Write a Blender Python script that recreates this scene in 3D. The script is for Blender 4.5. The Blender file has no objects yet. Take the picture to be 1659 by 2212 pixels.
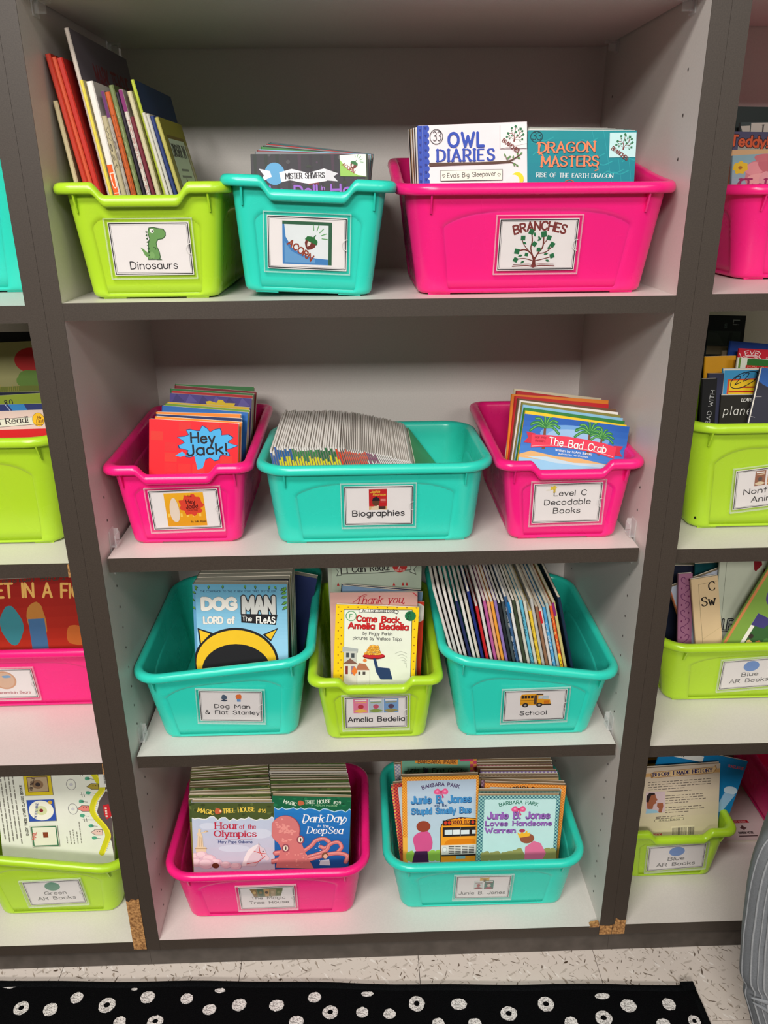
import bpy, math, random
from mathutils import Matrix, Vector, Euler

# ---------------------------------------------------------------- camera, world, lamps, exposure
C = bpy.context.scene.collection
SC = bpy.context.scene
random.seed(7)

def camera():
    yaw, pitch, roll, f = 0.0268, -0.3807, -0.0094, 1751.5
    cy, sy, cp, sp = math.cos(yaw), math.sin(yaw), math.cos(pitch), math.sin(pitch)
    fw = Vector((sy*cp, cy*cp, sp)); r = Vector((cy, -sy, 0)); u = r.cross(fw)
    cr, sr = math.cos(roll), math.sin(roll)
    r, u = cr*r+sr*u, -sr*r+cr*u
    cam = bpy.data.cameras.new('camera'); o = bpy.data.objects.new('camera', cam); C.objects.link(o)
    M = Matrix((r, u, -fw)).transposed().to_4x4(); M.translation = (0.336, -0.9468, 0.1182)
    o.matrix_world = M
    cam.sensor_fit = 'HORIZONTAL'; cam.sensor_width = 36.0; cam.lens = 36.0*f/1659.0
    cam.clip_start = .01
    SC.camera = o
camera()

w = bpy.data.worlds.new('room_light'); SC.world = w; w.use_nodes = True
bg = w.node_tree.nodes['Background']; bg.inputs[0].default_value = (1.0, .95, .88, 1); bg.inputs[1].default_value = .10

def area(name, loc, target, sx, sy, power, col):
    l = bpy.data.lights.new(name, 'AREA'); l.shape = 'RECTANGLE'; l.size = sx; l.size_y = sy
    l.energy = power; l.color = col
    o = bpy.data.objects.new(name, l); C.objects.link(o); o.location = loc
    o.rotation_euler = (Vector(target)-Vector(loc)).to_track_quat('-Z', 'Y').to_euler()
# the room's fluorescent ceiling panels, behind the photographer
area('ceiling_panel_light', (-.45, -1.75, 1.68), (-.45, -1.75, 0), 1.2, .6, 72, (1, .96, .91))
area('ceiling_panel_light', (1.90, -1.95, 1.68), (1.90, -1.95, 0), 1.2, .6, 14, (1, .96, .91))
area('ceiling_panel_light', (-.45, -4.2, 1.68), (-.45, -2.7, 0), 1.2, .6, 122, (1, .965, .92))
area('ceiling_panel_light', (1.90, -4.2, 1.68), (1.90, -2.7, 0), 1.2, .6, 34, (1, .965, .92))

SC.view_settings.view_transform = 'Standard'; SC.view_settings.look = 'None'
SC.view_settings.gamma = 1; SC.view_settings.use_curve_mapping = False
SC.view_settings.exposure = 0.0

# ---------------------------------------------------------------- colour and materials
def lin(c, a=1.0):
    o = []
    for v in c[:3]:
        v = max(0, min(255, v))/255.0
        o.append(v/12.92 if v <= .04045 else ((v+.055)/1.055)**2.4)
    return (o[0], o[1], o[2], a)

def newmat(name):
    m = bpy.data.materials.new(name); m.use_nodes = True
    nt = m.node_tree; return m, nt, nt.nodes['Principled BSDF']
def node(nt, typ, **kw):
    n = nt.nodes.new(typ)
    for k, v in kw.items(): setattr(n, k, v)
    return n

def mat_plastic(name, col):
    m, nt, b = newmat(name)
    b.inputs['Base Color'].default_value = lin(col)
    b.inputs['Roughness'].default_value = .33
    b.inputs['Subsurface Weight'].default_value = .25
    b.inputs['Subsurface Radius'].default_value = (.006, .006, .006)
    b.inputs['Subsurface Scale'].default_value = 1.0
    tc = node(nt, 'ShaderNodeTexCoord'); nz = node(nt, 'ShaderNodeTexNoise')
    nz.inputs['Scale'].default_value = 900; nz.inputs['Detail'].default_value = 2
    nt.links.new(tc.outputs['Object'], nz.inputs['Vector'])
    bp = node(nt, 'ShaderNodeBump'); bp.inputs['Strength'].default_value = .05; bp.inputs['Distance'].default_value = .0004
    nt.links.new(nz.outputs['Fac'], bp.inputs['Height']); nt.links.new(bp.outputs['Normal'], b.inputs['Normal'])
    nz2 = node(nt, 'ShaderNodeTexNoise'); nz2.inputs['Scale'].default_value = 22; nz2.inputs['Detail'].default_value = 3
    nt.links.new(tc.outputs['Object'], nz2.inputs['Vector'])
    mr = node(nt, 'ShaderNodeMapRange'); mr.inputs['To Min'].default_value = .20; mr.inputs['To Max'].default_value = .34
    nt.links.new(nz2.outputs['Fac'], mr.inputs['Value']); nt.links.new(mr.outputs['Result'], b.inputs['Roughness'])
    return m

def mat_noise(name, c1, c2, scale, rough=.5, bump=0, detail=4, dist=.0005, lo=.35, hi=.65):
    m, nt, b = newmat(name)
    tc = node(nt, 'ShaderNodeTexCoord'); nz = node(nt, 'ShaderNodeTexNoise')
    nz.inputs['Scale'].default_value = scale; nz.inputs['Detail'].default_value = detail
    nt.links.new(tc.outputs['Object'], nz.inputs['Vector'])
    cr = node(nt, 'ShaderNodeValToRGB')
    cr.color_ramp.elements[0].position = lo; cr.color_ramp.elements[0].color = lin(c1)
    cr.color_ramp.elements[1].position = hi; cr.color_ramp.elements[1].color = lin(c2)
    nt.links.new(nz.outputs['Fac'], cr.inputs['Fac']); nt.links.new(cr.outputs['Color'], b.inputs['Base Color'])
    b.inputs['Roughness'].default_value = rough
    if bump:
        bp = node(nt, 'ShaderNodeBump'); bp.inputs['Strength'].default_value = bump; bp.inputs['Distance'].default_value = dist
        nt.links.new(nz.outputs['Fac'], bp.inputs['Height']); nt.links.new(bp.outputs['Normal'], b.inputs['Normal'])
    return m

def mat_attr(name, rough, wear=.06, coat=0.0, spec=.3):
    """ink and dyed card: colour comes from the mesh's own flat colour attribute"""
    m, nt, b = newmat(name)
    at = node(nt, 'ShaderNodeAttribute'); at.attribute_name = 'Col'
    tc = node(nt, 'ShaderNodeTexCoord'); nz = node(nt, 'ShaderNodeTexNoise')
    nz.inputs['Scale'].default_value = 60; nz.inputs['Detail'].default_value = 5
    nt.links.new(tc.outputs['Object'], nz.inputs['Vector'])
    mr = node(nt, 'ShaderNodeMapRange'); mr.inputs['To Min'].default_value = 1-wear; mr.inputs['To Max'].default_value = 1+wear
    nt.links.new(nz.outputs['Fac'], mr.inputs['Value'])
    mx = node(nt, 'ShaderNodeVectorMath', operation='SCALE')
    nt.links.new(at.outputs['Color'], mx.inputs[0]); nt.links.new(mr.outputs['Result'], mx.inputs['Scale'])
    nt.links.new(mx.outputs['Vector'], b.inputs['Base Color'])
    b.inputs['Roughness'].default_value = rough
    b.inputs['Specular IOR Level'].default_value = spec
    b.inputs['Coat Weight'].default_value = coat; b.inputs['Coat Roughness'].default_value = .2
    return m

def mat_clear(name, tint=.9, fac=.10, rough=.12):
    m, nt, b = newmat(name)
    out = nt.nodes['Material Output']
    tr = node(nt, 'ShaderNodeBsdfTransparent'); tr.inputs[0].default_value = (tint, tint, tint, 1)
    gl = node(nt, 'ShaderNodeBsdfGlossy'); gl.inputs['Roughness'].default_value = rough
    mx = node(nt, 'ShaderNodeMixShader'); lw = node(nt, 'ShaderNodeLayerWeight'); lw.inputs['Blend'].default_value = .25
    mt = node(nt, 'ShaderNodeMath', operation='MULTIPLY_ADD'); mt.inputs[1].default_value = .4; mt.inputs[2].default_value = fac
    nt.links.new(lw.outputs['Facing'], mt.inputs[0]); nt.links.new(mt.outputs[0], mx.inputs[0])
    nt.links.new(tr.outputs[0], mx.inputs[1]); nt.links.new(gl.outputs[0], mx.inputs[2])
    nt.links.new(mx.outputs[0], out.inputs['Surface'])
    nt.nodes.remove(b)
    return m

def mat_pages(name='page_edges'):
    m, nt, b = newmat(name)
    tc = node(nt, 'ShaderNodeTexCoord'); sp = node(nt, 'ShaderNodeSeparateXYZ')
    nt.links.new(tc.outputs['Object'], sp.inputs[0])
    wv = node(nt, 'ShaderNodeTexNoise', noise_dimensions='1D'); wv.inputs['Scale'].default_value = 2600; wv.inputs['Detail'].default_value = 1
    nt.links.new(sp.outputs['Y'], wv.inputs['W'])
    at = node(nt, 'ShaderNodeAttribute'); at.attribute_name = 'Col'
    mr = node(nt, 'ShaderNodeMapRange'); mr.inputs['To Min'].default_value = .74; mr.inputs['To Max'].default_value = 1.10
    nt.links.new(wv.outputs['Fac'], mr.inputs['Value'])
    mx = node(nt, 'ShaderNodeVectorMath', operation='SCALE')
    nt.links.new(at.outputs['Color'], mx.inputs[0]); nt.links.new(mr.outputs['Result'], mx.inputs['Scale'])
    nt.links.new(mx.outputs['Vector'], b.inputs['Base Color'])
    b.inputs['Roughness'].default_value = .85
    return m

M_PRINT = mat_attr('printed_ink', .46, .05, 0, .25)
M_CARD = mat_attr('printed_card', .5, .03)
M_COVER = mat_attr('paper_cover', .46, .07, 0, .25)
M_PAGES = mat_pages()
M_WHITE = mat_noise('white_melamine', (212, 205, 199), (217, 210, 204), 420, .42, .01)
M_BROWN = mat_noise('brown_laminate', (57, 48, 41), (65, 56, 48), 700, .48, .06)
M_KICK = mat_noise('toe_kick_laminate', (60, 53, 47), (74, 66, 60), 40, .42, .05)
M_RAW = mat_noise('raw_particleboard', (120, 78, 38), (196, 145, 88), 260, .9, .5, 6)
M_HOLE = mat_noise('pin_hole_dark', (40, 30, 26), (60, 46, 40), 200, .9)
M_CLEAR = mat_clear('clear_pocket_film', .995, .010, .16)
M_WELD, _nt, _b = newmat('clear_welded_rim')
_tr = node(_nt, 'ShaderNodeBsdfTransparent'); _mx = node(_nt, 'ShaderNodeMixShader'); _mx.inputs[0].default_value = .22
_b.inputs['Base Color'].default_value = (.9, .9, .9, 1); _b.inputs['Roughness'].default_value = .25
_nt.links.new(_tr.outputs[0], _mx.inputs[1]); _nt.links.new(_b.outputs[0], _mx.inputs[2]); _nt.links.new(_mx.outputs[0], _nt.nodes['Material Output'].inputs['Surface'])
M_CLIP = M_WELD.copy(); M_CLIP.name = 'clear_plastic_clip'; M_CLIP.node_tree.nodes['Mix Shader'].inputs[0].default_value = .22
GREEN = mat_plastic('lime_plastic', (174, 214, 44))
TEAL = mat_plastic('teal_plastic', (46, 208, 186))
PINK = mat_plastic('hot_pink_plastic', (244, 30, 126))
COLS = {'green': GREEN, 'teal': TEAL, 'pink': PINK}

# ---------------------------------------------------------------- object helpers
def tag(o, label=None, cat=None, group=None, kind=None):
    if label: o['label'] = label
    if cat: o['category'] = cat
    if group: o['group'] = group
    if kind: o['kind'] = kind
    return o
def empty(name, loc=(0, 0, 0), rz=0):
    o = bpy.data.objects.new(name, None); C.objects.link(o); o.location = loc; o.rotation_euler = (0, 0, rz)
    o.empty_display_size = .05
    return o
def mesh(name, verts, faces, mat=None, parent=None, smooth=False, cols=None):
    me = bpy.data.meshes.new(name); me.from_pydata(verts, [], faces)
    if cols is not None:
        at = me.color_attributes.new('Col', 'FLOAT_COLOR', 'CORNER')
        buf = []
        for f, c in zip(faces, cols):
            if isinstance(c[0], (tuple, list)):
                for q in c: buf.extend(q)
            else:
                for _ in f: buf.extend(c)
        at.data.foreach_set('color', buf)
    if smooth: me.polygons.foreach_set('use_smooth', [True]*len(faces))
    if mat: me.materials.append(mat)
    me.update()
    o = bpy.data.objects.new(name, me); C.objects.link(o)
    if parent: o.parent = parent
    return o
BOXF = [(0, 3, 2, 1), (4, 5, 6, 7), (0, 1, 5, 4), (1, 2, 6, 5), (2, 3, 7, 6), (3, 0, 4, 7)]
def boxv(x0, x1, y0, y1, z0, z1):
    return [(x0, y0, z0), (x1, y0, z0), (x1, y1, z0), (x0, y1, z0), (x0, y0, z1), (x1, y0, z1), (x1, y1, z1), (x0, y1, z1)]
def box(name, x0, x1, y0, y1, z0, z1, mat, parent=None, bev=0):
    if not bev: return mesh(name, boxv(x0, x1, y0, y1, z0, z1), BOXF, mat, parent)
    import bmesh
    me = bpy.data.meshes.new(name); bm = bmesh.new()
    vs = [bm.verts.new(v) for v in boxv(x0, x1, y0, y1, z0, z1)]
    for f in BOXF: bm.faces.new([vs[i] for i in f])
    bmesh.ops.bevel(bm, geom=bm.edges[:], offset=bev, segments=2, affect='EDGES', profile=.5)
    bm.to_mesh(me); bm.free(); me.materials.append(mat)
    o = bpy.data.objects.new(name, me); C.objects.link(o)
    if parent: o.parent = parent
    return o
_U = ['first', 'second', 'third', 'fourth', 'fifth', 'sixth', 'seventh', 'eighth', 'ninth', 'tenth', 'eleventh', 'twelfth', 'thirteenth', 'fourteenth', 'fifteenth', 'sixteenth', 'seventeenth', 'eighteenth', 'nineteenth']
ORD = _U + [t+'-'+u if u else v for t, v in (('twenty', 'twentieth'), ('thirty', 'thirtieth'), ('forty', 'fortieth'), ('fifty', 'fiftieth'), ('sixty', 'sixtieth')) for u in ['']+_U[:9]]
# ---------------------------------------------------------------- a drawn stroke alphabet (cap height 10, x height 6.7)
_O = "c3.7,10 1.4,9 .1,6.7 .1,3.3 1.4,1 3.7,0 6,1 7.3,3.3 7.3,6.7 6,9 3.7,10"
_o = "c2.6,6.7 .8,5.7 .1,3.3 .8,.9 2.6,0 4.4,.9 5.1,3.3 4.4,5.7 2.6,6.7"
_a = "c5,5 4,6.4 2.6,6.7 .8,5.7 .1,3.3 .8,.9 2.6,0 4,.4 5,1.6"
GL = {
'A': (6.8, "l0,0 3.4,10 6.8,0;l1.3,3.4 5.5,3.4"),
'B': (5.8, "l0,0 0,10;l0,10 2.8,10;c2.8,10 4.7,9.2 5.2,7.7 4.6,6 2.8,5.3;l0,5.3 2.8,5.3;c2.8,5.3 5,4.6 5.8,2.7 5,.8 2.8,0;l2.8,0 0,0"),
'C': (6.4, "c6.4,8 5.2,9.6 3.5,10 1.2,8.8 .1,6.5 .1,3.5 1.2,1.2 3.5,0 5.2,.4 6.4,2"),
'D': (6.2, "l0,0 0,10;l0,10 2.4,10;c2.4,10 4.8,9 6.1,6.8 6.1,3.2 4.8,1 2.4,0;l2.4,0 0,0"),
'E': (5, "l5,10 0,10 0,0 5.1,0;l0,5.2 4.2,5.2"),
'F': (4.8, "l5,10 0,10 0,0;l0,5.2 4.2,5.2"),
'G': (6.8, "c6.4,8.2 5.2,9.6 3.5,10 1.2,8.8 .1,6.5 .1,3.5 1.2,1.2 3.6,0 5.4,.5 6.7,1.8;l6.7,1.8 6.7,4.6 4,4.6"),
'H': (6.2, "l0,0 0,10;l6.2,0 6.2,10;l0,5.2 6.2,5.2"),
'I': (.4, "l.2,0 .2,10"),
'J': (4.2, "l4.2,10 4.2,3;c4.2,3 3.6,.6 2,0 .6,.4 0,2"),
'K': (5.8, "l0,0 0,10;l5.4,10 0,4.2;l1.9,6.2 5.8,0"),
'L': (4.7, "l0,10 0,0 4.7,0"),
'M': (7.8, "l0,0 .2,10 3.9,3 7.6,10 7.8,0"),
'N': (6.4, "l0,0 0,10 6.4,0 6.4,10"),
'O': (7.4, _O), 'Q': (7.4, _O+";l4.6,2.6 7.4,-.6"),
'P': (5.5, "l0,0 0,10;l0,10 2.8,10;c2.8,10 4.8,9.2 5.5,7.3 4.8,5.3 2.8,4.5;l2.8,4.5 0,4.5"),
'R': (5.8, "l0,0 0,10;l0,10 2.8,10;c2.8,10 4.8,9.2 5.4,7.4 4.8,5.5 2.8,4.7;l2.8,4.7 0,4.7;l2.6,4.7 5.8,0"),
'S': (5.6, "c5.3,8.4 4.4,9.7 2.8,10 1,9.4 .3,7.8 1,6.2 2.9,5.2 4.9,4.2 5.6,2.6 4.8,.8 2.8,0 1,.4 0,1.8"),
'T': (6, "l3,0 3,10;l0,10 6,10"),
'U': (6.2, "l0,10 0,3.2;c0,3.2 .9,.9 3.1,0 5.3,.9 6.2,3.2;l6.2,3.2 6.2,10"),
'V': (6.6, "l0,10 3.3,0 6.6,10"), 'W': (9.2, "l0,10 2.4,0 4.6,7.5 6.8,0 9.2,10"),
'X': (6, "l0,0 6,10;l0,10 6,0"), 'Y': (6.2, "l0,10 3.1,5 6.2,10;l3.1,5 3.1,0"), 'Z': (5.8, "l0,10 5.8,10 0,0 5.8,0"),
'a': (5, _a+";l5,6.7 5,0"),
'b': (5, "l0,10 0,0;c0,1.7 1,.3 2.4,0 4.3,.9 5,3.3 4.3,5.7 2.4,6.7 1,6.3 0,5"),
'c': (4.4, "c4.5,5.4 3.6,6.5 2.4,6.7 .8,5.7 .1,3.3 .8,.9 2.4,0 3.6,.3 4.5,1.3"),
'd': (5, _a+";l5,10 5,0"),
'e': (4.9, "l.2,3.6 4.9,3.6;c4.9,3.6 4.4,5.8 2.6,6.7 .8,5.7 .1,3.3 .8,.9 2.6,0 4,.4 4.8,1.4"),
'f': (3.1, "c3.5,9.5 2.6,10 1.7,9.3 1.4,7.8;l1.4,7.8 1.4,0;l0,6.4 3.1,6.4"),
'g': (5, _a+";l5,6.7 5,-1;c5,-1 4.2,-2.8 2.5,-3.2 .6,-2.5"),
'h': (4.7, "l0,10 0,0;c0,4.2 1.2,6.2 2.7,6.7 4.2,6 4.7,4.2;l4.7,4.2 4.7,0"),
'i': (.4, "l.2,6.6 .2,0;l.2,9.1 .2,9.4"), 'j': (1.6, "l1.6,6.6 1.6,-1.4;c1.6,-1.4 1,-2.8 -.4,-3;l1.6,9.1 1.6,9.4"),
'k': (4.5, "l0,10 0,0;l4.2,6.6 0,2.6;l1.6,4.1 4.5,0"), 'l': (.4, "l.2,10 .2,0"),
'm': (7.4, "l0,6.7 0,0;c0,4.4 1,6.2 2.2,6.7 3.4,6 3.7,4.4;l3.7,4.4 3.7,0;c3.7,4.4 4.7,6.2 5.9,6.7 7.1,6 7.4,4.4;l7.4,4.4 7.4,0"),
'n': (4.6, "l0,6.7 0,0;c0,4.2 1.2,6.2 2.6,6.7 4.1,6 4.6,4.2;l4.6,4.2 4.6,0"),
'o': (5.2, _o),
'p': (5, "l0,6.7 0,-3.1;c0,1.7 1,.3 2.4,0 4.3,.9 5,3.3 4.3,5.7 2.4,6.7 1,6.3 0,5"),
'q': (5, _a+";l5,6.7 5,-3.1"),
'r': (3, "l0,6.7 0,0;c0,4.2 .9,6 3,6.5"),
's': (4, "c3.8,5.6 3.1,6.5 1.9,6.7 .6,6.1 .3,5 1,4 2.2,3.4 3.6,2.7 4,1.6 3.4,.5 2,0 .7,.3 0,1.2"),
't': (3.2, "l1.5,9.2 1.5,1.4;c1.5,1.4 1.9,.2 3.2,.2;l0,6.5 3.1,6.5"),
'u': (4.6, "l0,6.7 0,2.5;c0,2.5 .5,.7 2,0 3.5,.6 4.6,2.4;l4.6,6.7 4.6,0"),
'v': (4.8, "l0,6.7 2.4,0 4.8,6.7"), 'w': (6.8, "l0,6.7 1.8,0 3.4,5.2 5,0 6.8,6.7"), 'x': (4.4, "l0,0 4.4,6.7;l0,6.7 4.4,0"),
'y': (4.8, "l0,6.7 2.5,0;l4.8,6.7 1.6,-3"), 'z': (4.2, "l0,6.7 4.2,6.7 0,0 4.2,0"),
'0': (5.6, "c2.8,10 .8,8.6 0,5 .8,1.4 2.8,0 4.8,1.4 5.6,5 4.8,8.6 2.8,10"), '1': (2, "l0,8.2 1.8,10 1.8,0"),
'2': (5, "c0,8 1,9.6 2.6,10 4.5,9 4.6,7 3,4.2 0,0;l0,0 5.2,0"),
'3': (5, "c0,9 2.4,10 4.6,8.8 4.4,6.4 2,5.3;c2,5.3 4.6,4.6 5,2.4 3.8,.5 2,0 0,1"),
'4': (5.4, "l4,0 4,10 0,3 5.4,3"), '5': (5, "l4.6,10 .6,10 .3,5.8;c.3,5.8 2.4,6.4 4.4,5.4 5,3 3.8,.6 2,0 0,1"),
'6': (5, "c4.2,9.6 2,9 .4,6 .2,3 1.2,.6 2.8,0 4.6,1 4.8,3.4 3.6,5.4 2,5.6 .3,3.6"), '7': (5, "l0,10 5,10 1.8,0"),
'8': (5, "c2.5,10 .6,9 .6,6.6 2.5,5.4 4.6,4 4.8,1.4 2.5,0 .2,1.4 .4,4 2.5,5.4 4.4,6.6 4.4,9 2.5,10"),
'9': (5, "c4.8,6.6 3.2,4.6 1.4,4.8 .2,6.6 .8,9 2.6,10 4.4,9 4.8,6.6 4.4,3 2.6,0"),
'!': (.6, "l.3,10 .3,3;l.3,.3 .3,0"), '.': (.5, "l.2,.3 .2,0"), ',': (.9, "l.6,.4 0,-1.6"), "'": (.6, "l.5,10 .1,7.6"), '-': (3.4, "l0,3.8 3.4,3.8"),
':': (.5, "l.2,.3 .2,0;l.2,5.4 .2,5.1"), '/': (4, "l0,-1 4,10"), '$': (5.4, "c5.1,8 4.2,9.2 2.7,9.6 1,9 .3,7.6 1,6.2 2.8,5.2 4.7,4.2 5.3,2.6 4.6,1 2.7,.4 1,.8 0,2;l2.7,11 2.7,-1"),
'?': (4.6, "c0,8.2 1,9.7 2.4,10 4.2,9.2 4.4,7.4 2.8,5.4 2.2,3;l2.2,.3 2.2,0"),
'&': (6.6, "c6,0 3.6,3 1,7.4 1.6,9.6 3,10 4.2,8.8 3.6,7 .6,4.2 .1,1.8 1.6,.1 3.6,.2 5.4,2 6.2,4.6"),
'#': (6, "l1.4,0 2.6,10;l3.6,0 4.8,10;l.2,3.2 5.6,3.2;l.6,6.8 6,6.8"), '@': (6, _o),
}
def catmull(p, n=4):
    out = []
    cl = abs(p[0][0]-p[-1][0])+abs(p[0][1]-p[-1][1]) < 1e-6
    for i in range(len(p)-1):
        p0 = p[i-1] if i > 0 else (p[-2] if cl else p[0]); p1, p2 = p[i], p[i+1]
        p3 = p[i+2] if i+2 < len(p) else (p[1] if cl else p[-1])
        for k in range(n):
            t = k/n
            out.append(tuple(.5*((2*p1[j])+(-p0[j]+p2[j])*t+(2*p0[j]-5*p1[j]+4*p2[j]-p3[j])*t*t+(-p0[j]+3*p1[j]-3*p2[j]+p3[j])*t**3) for j in (0, 1)))
    out.append(p[-1]); return out
_GC = {}
def glyph(ch):
    if ch in _GC: return _GC[ch]
    adv, s = GL.get(ch, GL['o']); st = []
    for q in s.split(';'):
        pts = [tuple(float(v) for v in a.split(',')) for a in q[1:].split()]
        st.append(('c', catmull(pts)) if q[0] == 'c' else ('l', pts))
    _GC[ch] = (adv, st); return _GC[ch]

def clip_poly(pts, x0, x1, y0, y1):
    for ax, lim, s in ((0, x0, 1), (0, x1, -1), (1, y0, 1), (1, y1, -1)):
        out = []
        for i in range(len(pts)):
            a, b = pts[i-1], pts[i]
            ia, ib = s*(a[ax]-lim) >= 0, s*(b[ax]-lim) >= 0
            if ia != ib:
                t = (lim-a[ax])/(b[ax]-a[ax]); out.append((a[0]+(b[0]-a[0])*t, a[1]+(b[1]-a[1])*t))
            if ib: out.append(b)
        pts = out
        if len(pts) < 3: return []
    return pts

STEP = 7e-6
_C8 = [.785*i for i in range(8)]; _C16 = [.3927*i for i in range(16)]
class Art:
    """flat print on a rectangle w x h (metres). Drawing coordinates: org = the top left corner, 1/k = the width, y down"""
    def __init__(s, w, h, org=(0, 0), wide=1.0, ang=0, side='front', off=0, t=0, bw=0):
        s.w, s.h, s.org, s.k, s.side, s.off, s.t, s.bw = w, h, org, 1.0/wide, side, off, t, bw
        s.ca, s.sa = math.cos(math.radians(ang)), math.sin(math.radians(ang))
        s.v, s.f, s.c, s.l, s.sub = [], [], [], 0, 0
    def tf(s, p):
        x, y = p[0]-s.org[0], p[1]-s.org[1]
        x, y = x*s.ca+y*s.sa, -x*s.sa+y*s.ca
        return (x*s.k*s.w-s.w/2, s.h-y*s.k*s.w)
    def raw(s, pts, col, extra=0):
        q = clip_poly(pts, -s.w/2+.0002, s.w/2-.0002, .0002, s.h-.0002) if len(pts) > 2 else []
        if len(q) < 3: return
        a = sum(q[i-1][0]*q[i][1]-q[i][0]*q[i-1][1] for i in range(len(q)))
        if a < 0: q = q[::-1]
        z = s.off+s.l*STEP+extra; n = len(s.v)
        if s.side == 'front': s.v += [(x, -s.t/2-z, y) for x, y in q]
        elif s.side == 'spine': s.v += [(-s.bw/2-z, -x, y) for x, y in q]
        else: s.v += [(x, y, z) for x, y in q]
        s.f.append(tuple(range(n, n+len(q)))); s.c.append(lin(col))
    def poly(s, pts, col): s.l += 1; s.raw([s.tf(p) for p in pts], col)
    def polys(s, lst, col):
        s.l += 1
        for i, p in enumerate(lst): s.raw([s.tf(q) for q in p], col, (i % 5)*STEP*.15)
    def rect(s, x0, y0, x1, y1, col): s.poly([(x0, y0), (x1, y0), (x1, y1), (x0, y1)], col)
    def grad(s, x0, y0, x1, y1, c0, c1, n=14):
        for i in range(n):
            t = i/(n-1); c = tuple(a+(b-a)*t for a, b in zip(c0, c1))
            if i == 0: s.l += 1
            s.raw([s.tf(p) for p in ((x0, y0+(y1-y0)*i/n), (x1, y0+(y1-y0)*i/n), (x1, y0+(y1-y0)*(i+1)/n), (x0, y0+(y1-y0)*(i+1)/n))], c)
    def ell(s, cx, cy, rx, ry, col, n=22, a0=0, a1=360):
        s.poly([(cx+rx*math.cos(math.radians(a0+(a1-a0)*i/n)), cy+ry*math.sin(math.radians(a0+(a1-a0)*i/n))) for i in range(n if a1-a0 == 360 else n+1)], col)
    def blob(s, cx, cy, rx, ry, col, amp=.15, n=24, seed=1, k=7):
        rr = random.Random(seed); ph = rr.random()*6
        s.poly([(cx+rx*(1+amp*math.sin(k*a+ph)+amp*.5*rr.uniform(-1, 1))*math.cos(a), cy+ry*(1+amp*math.sin(k*a+ph)+amp*.5*rr.uniform(-1, 1))*math.sin(a)) for a in [6.2832*i/n for i in range(n)]], col)
    def leaf(s, x, y, l, ang, col, fat=.35):
        a = math.radians(ang); d = (math.cos(a), math.sin(a)); e = (-d[1], d[0])
        s.poly([(x+d[0]*l*t+e[0]*l*fat*q, y+d[1]*l*t+e[1]*l*fat*q) for t, q in ((0, 0), (.3, .45), (.6, .42), (1, 0), (.6, -.42), (.3, -.45))], col)
    def _stroke(s, P, wd, col, ci, curve=False, mod=6):
        """one pen stroke: a mitred ribbon for curves, separate bars with round joints for straight strokes"""
        W = lambda dx, dy: wd(dx, dy) if callable(wd) else wd
        def nx_():
            s.sub = (s.sub+1) % mod; return s.sub*STEP*.35
        def disc(x, y, r, e=0):
            s.raw([(x+r*math.cos(q), y+r*math.sin(q)) for q in (_C16 if r > .0007 else _C8)], col, nx_())
        P = [p for i, p in enumerate(P) if i == 0 or math.hypot(p[0]-P[i-1][0], p[1]-P[i-1][1]) > 1e-7]
        if len(P) < 2:
            if P: disc(P[0][0], P[0][1], W(0, 1)/2)
            return
        if curve and len(P) > 3:
            n = len(P); closed = math.hypot(P[0][0]-P[-1][0], P[0][1]-P[-1][1]) < 1e-6
            L, R_ = [], []
            for i in range(n):
                a = P[i-1] if i else (P[-2] if closed else P[0]); b = P[i+1] if i < n-1 else (P[1] if closed else P[-1])
                dx, dy = b[0]-a[0], b[1]-a[1]; l = math.hypot(dx, dy) or 1; h = W(dx, dy)/2
                L.append((P[i][0]-dy/l*h, P[i][1]+dx/l*h)); R_.append((P[i][0]+dy/l*h, P[i][1]-dx/l*h))
            e1 = nx_()
            for i in range(n-1): s.raw([L[i], R_[i], R_[i+1], L[i+1]], col, e1)
            if not closed:
                for k, q in ((0, 1), (-1, -2)): disc(P[k][0], P[k][1], W(P[k][0]-P[q][0], P[k][1]-P[q][1])/2)
            return
        for i in range(len(P)-1):
            (x0, y0), (x1, y1) = P[i], P[i+1]; l = math.hypot(x1-x0, y1-y0); h = W(x1-x0, y1-y0)/2
            nx, ny = -(y1-y0)/l*h, (x1-x0)/l*h
            s.raw([(x0+nx, y0+ny), (x0-nx, y0-ny), (x1-nx, y1-ny), (x1+nx, y1+ny)], col, nx_())
        for j, (x, y) in enumerate(P):
            a = P[max(j-1, 0)]; b = P[min(j+1, len(P)-1)]
            h = min(W(x-a[0], y-a[1]) if j else 1, W(b[0]-x, b[1]-y) if j < len(P)-1 else 1)/2
            disc(x, y, h)
    def line(s, pts, wd, col, smooth=False, closed=False):
        s.l += 2
        if closed: pts = list(pts)+[pts[0]]
        if smooth: pts = catmull(pts, 5)
        s._stroke([s.tf(p) for p in pts], wd*s.k*s.w, col, 0, smooth)
    def frame(s, x0, y0, x1, y1, wd, col): s.line([(x0, y0), (x1, y0), (x1, y1), (x0, y1)], wd, col, closed=True)
    def text(s, t, x, y, cap, col, wt=.11, x1=None, al='l', serif=0, slant=0, arch=0, rot=0, gap=2.0, sh=None, shw=.12, shd=(0, 0), jit=0):
        """y = baseline; x1: fit the line between x and x1; arch: rise of the middle, in drawing units"""
        if sh is not None:
            s.text(t, x+shd[0], y+shd[1], cap, sh, wt+shw, x1 and x1+shd[0], al, 0, slant, arch, rot, gap, jit=jit)
        s.l += 1
        u = cap/10.0; adv = []
        for ch in t: adv.append((4.2 if ch == ' ' else glyph(ch)[0])+gap)
        W = sum(adv)-gap; sx = 1.0
        if x1 is not None: sx = (x1-x)/(W*u)
        elif al == 'c': x -= W*u/2
        elif al == 'r': x -= W*u
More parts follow.
